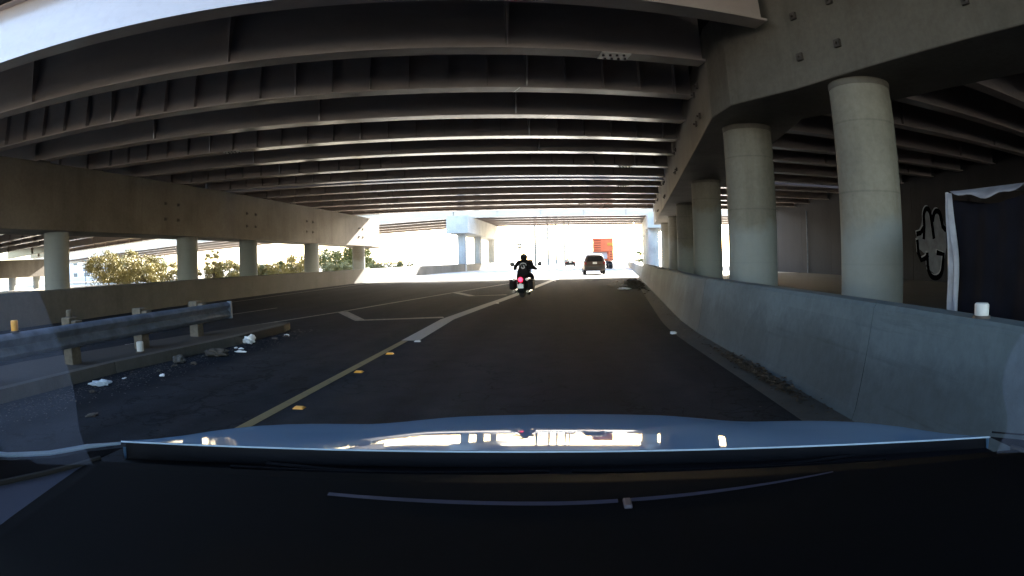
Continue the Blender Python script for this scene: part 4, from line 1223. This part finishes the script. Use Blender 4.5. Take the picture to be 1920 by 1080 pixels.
lip = MB().tube([(-HW + 2 * HW * i / 40, rear_y(-HW + 2 * HW * i / 40) - 0.003, 0.9985 - 0.008 * (-HW + 2 * HW * i / 40)) for i in range(41)], 0.0018, 8).build('hood_lip', MAT['hood_edge'], hood, smooth=True)
# front and sides of the car body under the hood
sk = MB()
fr_ = [(-HW + 2 * HW * i / nx) for i in range(nx + 1)]
sk.add([(x, rear_y(x) + 1.35 * (1 - 0.15 * (x / HW) ** 2), hood_z(x, 1.35)) for x in fr_] + [(x, rear_y(x) + 1.48 * (1 - 0.15 * (x / HW) ** 2), 0.35) for x in fr_], [(i, i + 1, nx + 2 + i, nx + 1 + i) for i in range(nx)])
for s in (-1, 1):
    us = [1.35 * j / 10 for j in range(11)]
    sk.add([(s * HW, rear_y(HW) + u * 0.85, hood_z(HW, u)) for u in us] + [(s * 0.93, rear_y(HW) + u * 0.85, 0.35) for u in us], [(i, i + 1, 12 + i, 11 + i) for i in range(10)])
sk.build('front_body', MAT['hood'], oc, smooth=True)
# cowl panel between hood and windscreen
m = MB()
for i in range(41):
    x = -HW + 2 * HW * i / 40
    m.v += [(x, rear_y(x) + 0.012, 0.996 - 0.008 * x), (x, rear_y(x) + 0.006, 0.966), (x, rear_y(x) - 0.06, 0.965), (x, rear_y(x) - 0.115, 0.985)]
for i in range(40):
    a = 4 * i
    m.f += [(a, a + 1, a + 5, a + 4), (a + 1, a + 2, a + 6, a + 5), (a + 2, a + 3, a + 7, a + 6)]
cowl = m.build('cowl_panel', MAT['cowl'], oc, smooth=True, fix=False)
for xa, xb, ya in ((-0.62, -0.02, 0.0), (0.02, 0.62, 0.0)):
    pts = [(xa + (xb - xa) * k / 8, rear_y(xa + (xb - xa) * k / 8) - 0.045 - 0.012 * math.sin(k / 8 * 3.1), 0.975) for k in range(9)]
    w_ = MB().tube(pts, 0.0035, 6).build('wiper_blade', MAT['cowl'], oc, smooth=True)
    MB().tube([(xa * 0.9 if xa < -0.1 else xb * 0.9, rear_y(0.55) - 0.02, 0.975), pts[4]], 0.004, 6).build('wiper_arm', MAT['cowl'], w_, smooth=True)
# dashboard top
m = MB()
nd, ndx = 16, 44
def dash_edge(v): return 0.885 - 0.118 * v            # half width narrowing towards the seats
for j in range(nd + 1):
    v = j / nd
    for i in range(ndx + 1):
        t = -1 + 2 * i / ndx
        x = t * dash_edge(v)
        y0 = rear_y(x) - 0.115
        y = y0 + (0.25 - y0) * v
        z = 0.986 - 0.012 * v + 0.020 * math.exp(-((x + 0.36) / 0.16) ** 2) * max(0, v - 0.45) * 2
        z -= 0.35 * max(0, v - 0.8) ** 2 * 4
        m.v.append((x, y, z))
for j in range(nd):
    for i in range(ndx):
        a = j * (ndx + 1) + i
        m.f.append((a, a + 1, a + ndx + 2, a + ndx + 1))
dash = m.build('dashboard', MAT['dash'], oc, smooth=True, fix=False)
dash.modifiers.new('thick', 'SOLIDIFY').thickness = 0.01
# defroster outlet along the windscreen base
for x0, x1 in ((-0.36, 0.085), (0.105, 0.46)):
    pts = [(x0 + (x1 - x0) * k / 10, 0.80 + 0.105 * max(0, x0 + (x1 - x0) * k / 10) ** 1.3 - 0.03 * min(0, (x0 + (x1 - x0) * k / 10)) ** 2, 0.990) for k in range(11)]
    vt = MB()
    for p, q in zip(pts, pts[1:]):
        vt.add([(p[0], p[1] - 0.013, p[2]), (q[0], q[1] - 0.013, q[2]), (q[0], q[1] + 0.013, q[2] + 0.006), (p[0], p[1] + 0.013, p[2] + 0.006)], [(0, 1, 2, 3)])
    vo = vt.build('defroster_vent', MAT['vent'], dash, fix=False)
    vo.modifiers.new('thick', 'SOLIDIFY').thickness = 0.004
MB().tube([(-0.46 + 0.092 * k, 0.885 + 0.02 * math.sin(k * 0.3) - 0.10 * (-0.46 + 0.092 * k) ** 2, 0.992) for k in range(11)], 0.002, 6).build('vent_seam', MAT['vent'], dash)
MB().box((0.098, 0.80, 0.993), (0.012, 0.03, 0.012)).build('light_sensor', MAT['vent'], dash, bevel=0.002)

# fender shoulders and windscreen corners at both sides
for s in (-1, 1):
    sh = [(s * 0.892, 0.885, 1.001), (s * 0.915, 0.80, 1.013), (s * 0.935, 0.70, 1.022), (s * 0.955, 0.60, 1.040), (s * 0.97, 0.45, 1.085)]
    MB().tube(sh, [0.003, 0.005, 0.005, 0.005, 0.005] if s < 0 else [0.002, 0.0015, 0.001, 0.001, 0.001], 8).build('fender_rim', MAT['hood_edge' if s < 0 else 'cowl'], oc, smooth=True)
    lo_ = [(x - s * 0.02, y - 0.01, z - 0.004) for x, y, z in sh]
    in_ = [(s * 0.875, 0.795, 0.995), (s * 0.88, 0.72, 1.000), (s * 0.888, 0.64, 1.006), (s * 0.898, 0.54, 1.016), (s * 0.915, 0.40, 1.03)]
    MB().add(lo_ + in_, [(i, i + 1, 6 + i, 5 + i) for i in range(4)]).build('fender_channel', MAT['cowl'], oc, smooth=True)
    MB().tube(in_, 0.006, 8).build('window_seal', MAT['black'], oc, smooth=True)
    pb = [(s * 0.865, 0.770, 0.988), (s * 0.845, 0.68, 0.987), (s * 0.820, 0.56, 0.985), (s * 0.79, 0.43, 0.983), (s * 0.765, 0.30, 0.98)]
    MB().add([(x, y, z - 0.002) for x, y, z in in_] + pb, [(i, i + 1, 6 + i, 5 + i) for i in range(4)]).build('pillar_trim', MAT['pillar'], oc, smooth=True)

# dirt film left on the windscreen outside the sweep of the wipers
def ws_y(x, z): return 0.93 - 0.33 * x * x - 0.35 * (z - 0.99)
def film(s, rim, name):
    """rim: (z, x at the wiper's edge) from bottom to top; the film runs from there to the side of the glass"""
    m = MB(); k = 14
    zz = np.linspace(rim[0][0], rim[-1][0], 40)
    xx = np.interp(zz, [r[0] for r in rim], [r[1] for r in rim])
    xx = np.convolve(np.pad(xx, 4, mode='edge'), np.ones(9) / 9, 'valid')
    rim = list(zip(zz.tolist(), xx.tolist()))
    for z, xe in rim:
        for i in range(k + 1):
            x = xe + (s * 0.97 - xe) * i / k
            m.v.append((x, ws_y(x, z), z))
    for j in range(len(rim) - 1):
        for i in range(k):
            a = j * (k + 1) + i
            m.f.append((a, a + 1, a + k + 2, a + k + 1))
    return m.build(name, MAT['film'], oc, smooth=True, fix=False)
film(-1, [(1.018, -0.803), (1.064, -0.803), (1.095, -0.800), (1.155, -0.778), (1.212, -0.774), (1.283, -0.777), (1.326, -0.783), (1.352, -0.789)], 'windscreen_film')
film(1, [(1.021, 0.758), (1.042, 0.757), (1.078, 0.763), (1.123, 0.730), (1.151, 0.718), (1.187, 0.712), (1.222, 0.720), (1.256, 0.739)], 'windscreen_film')
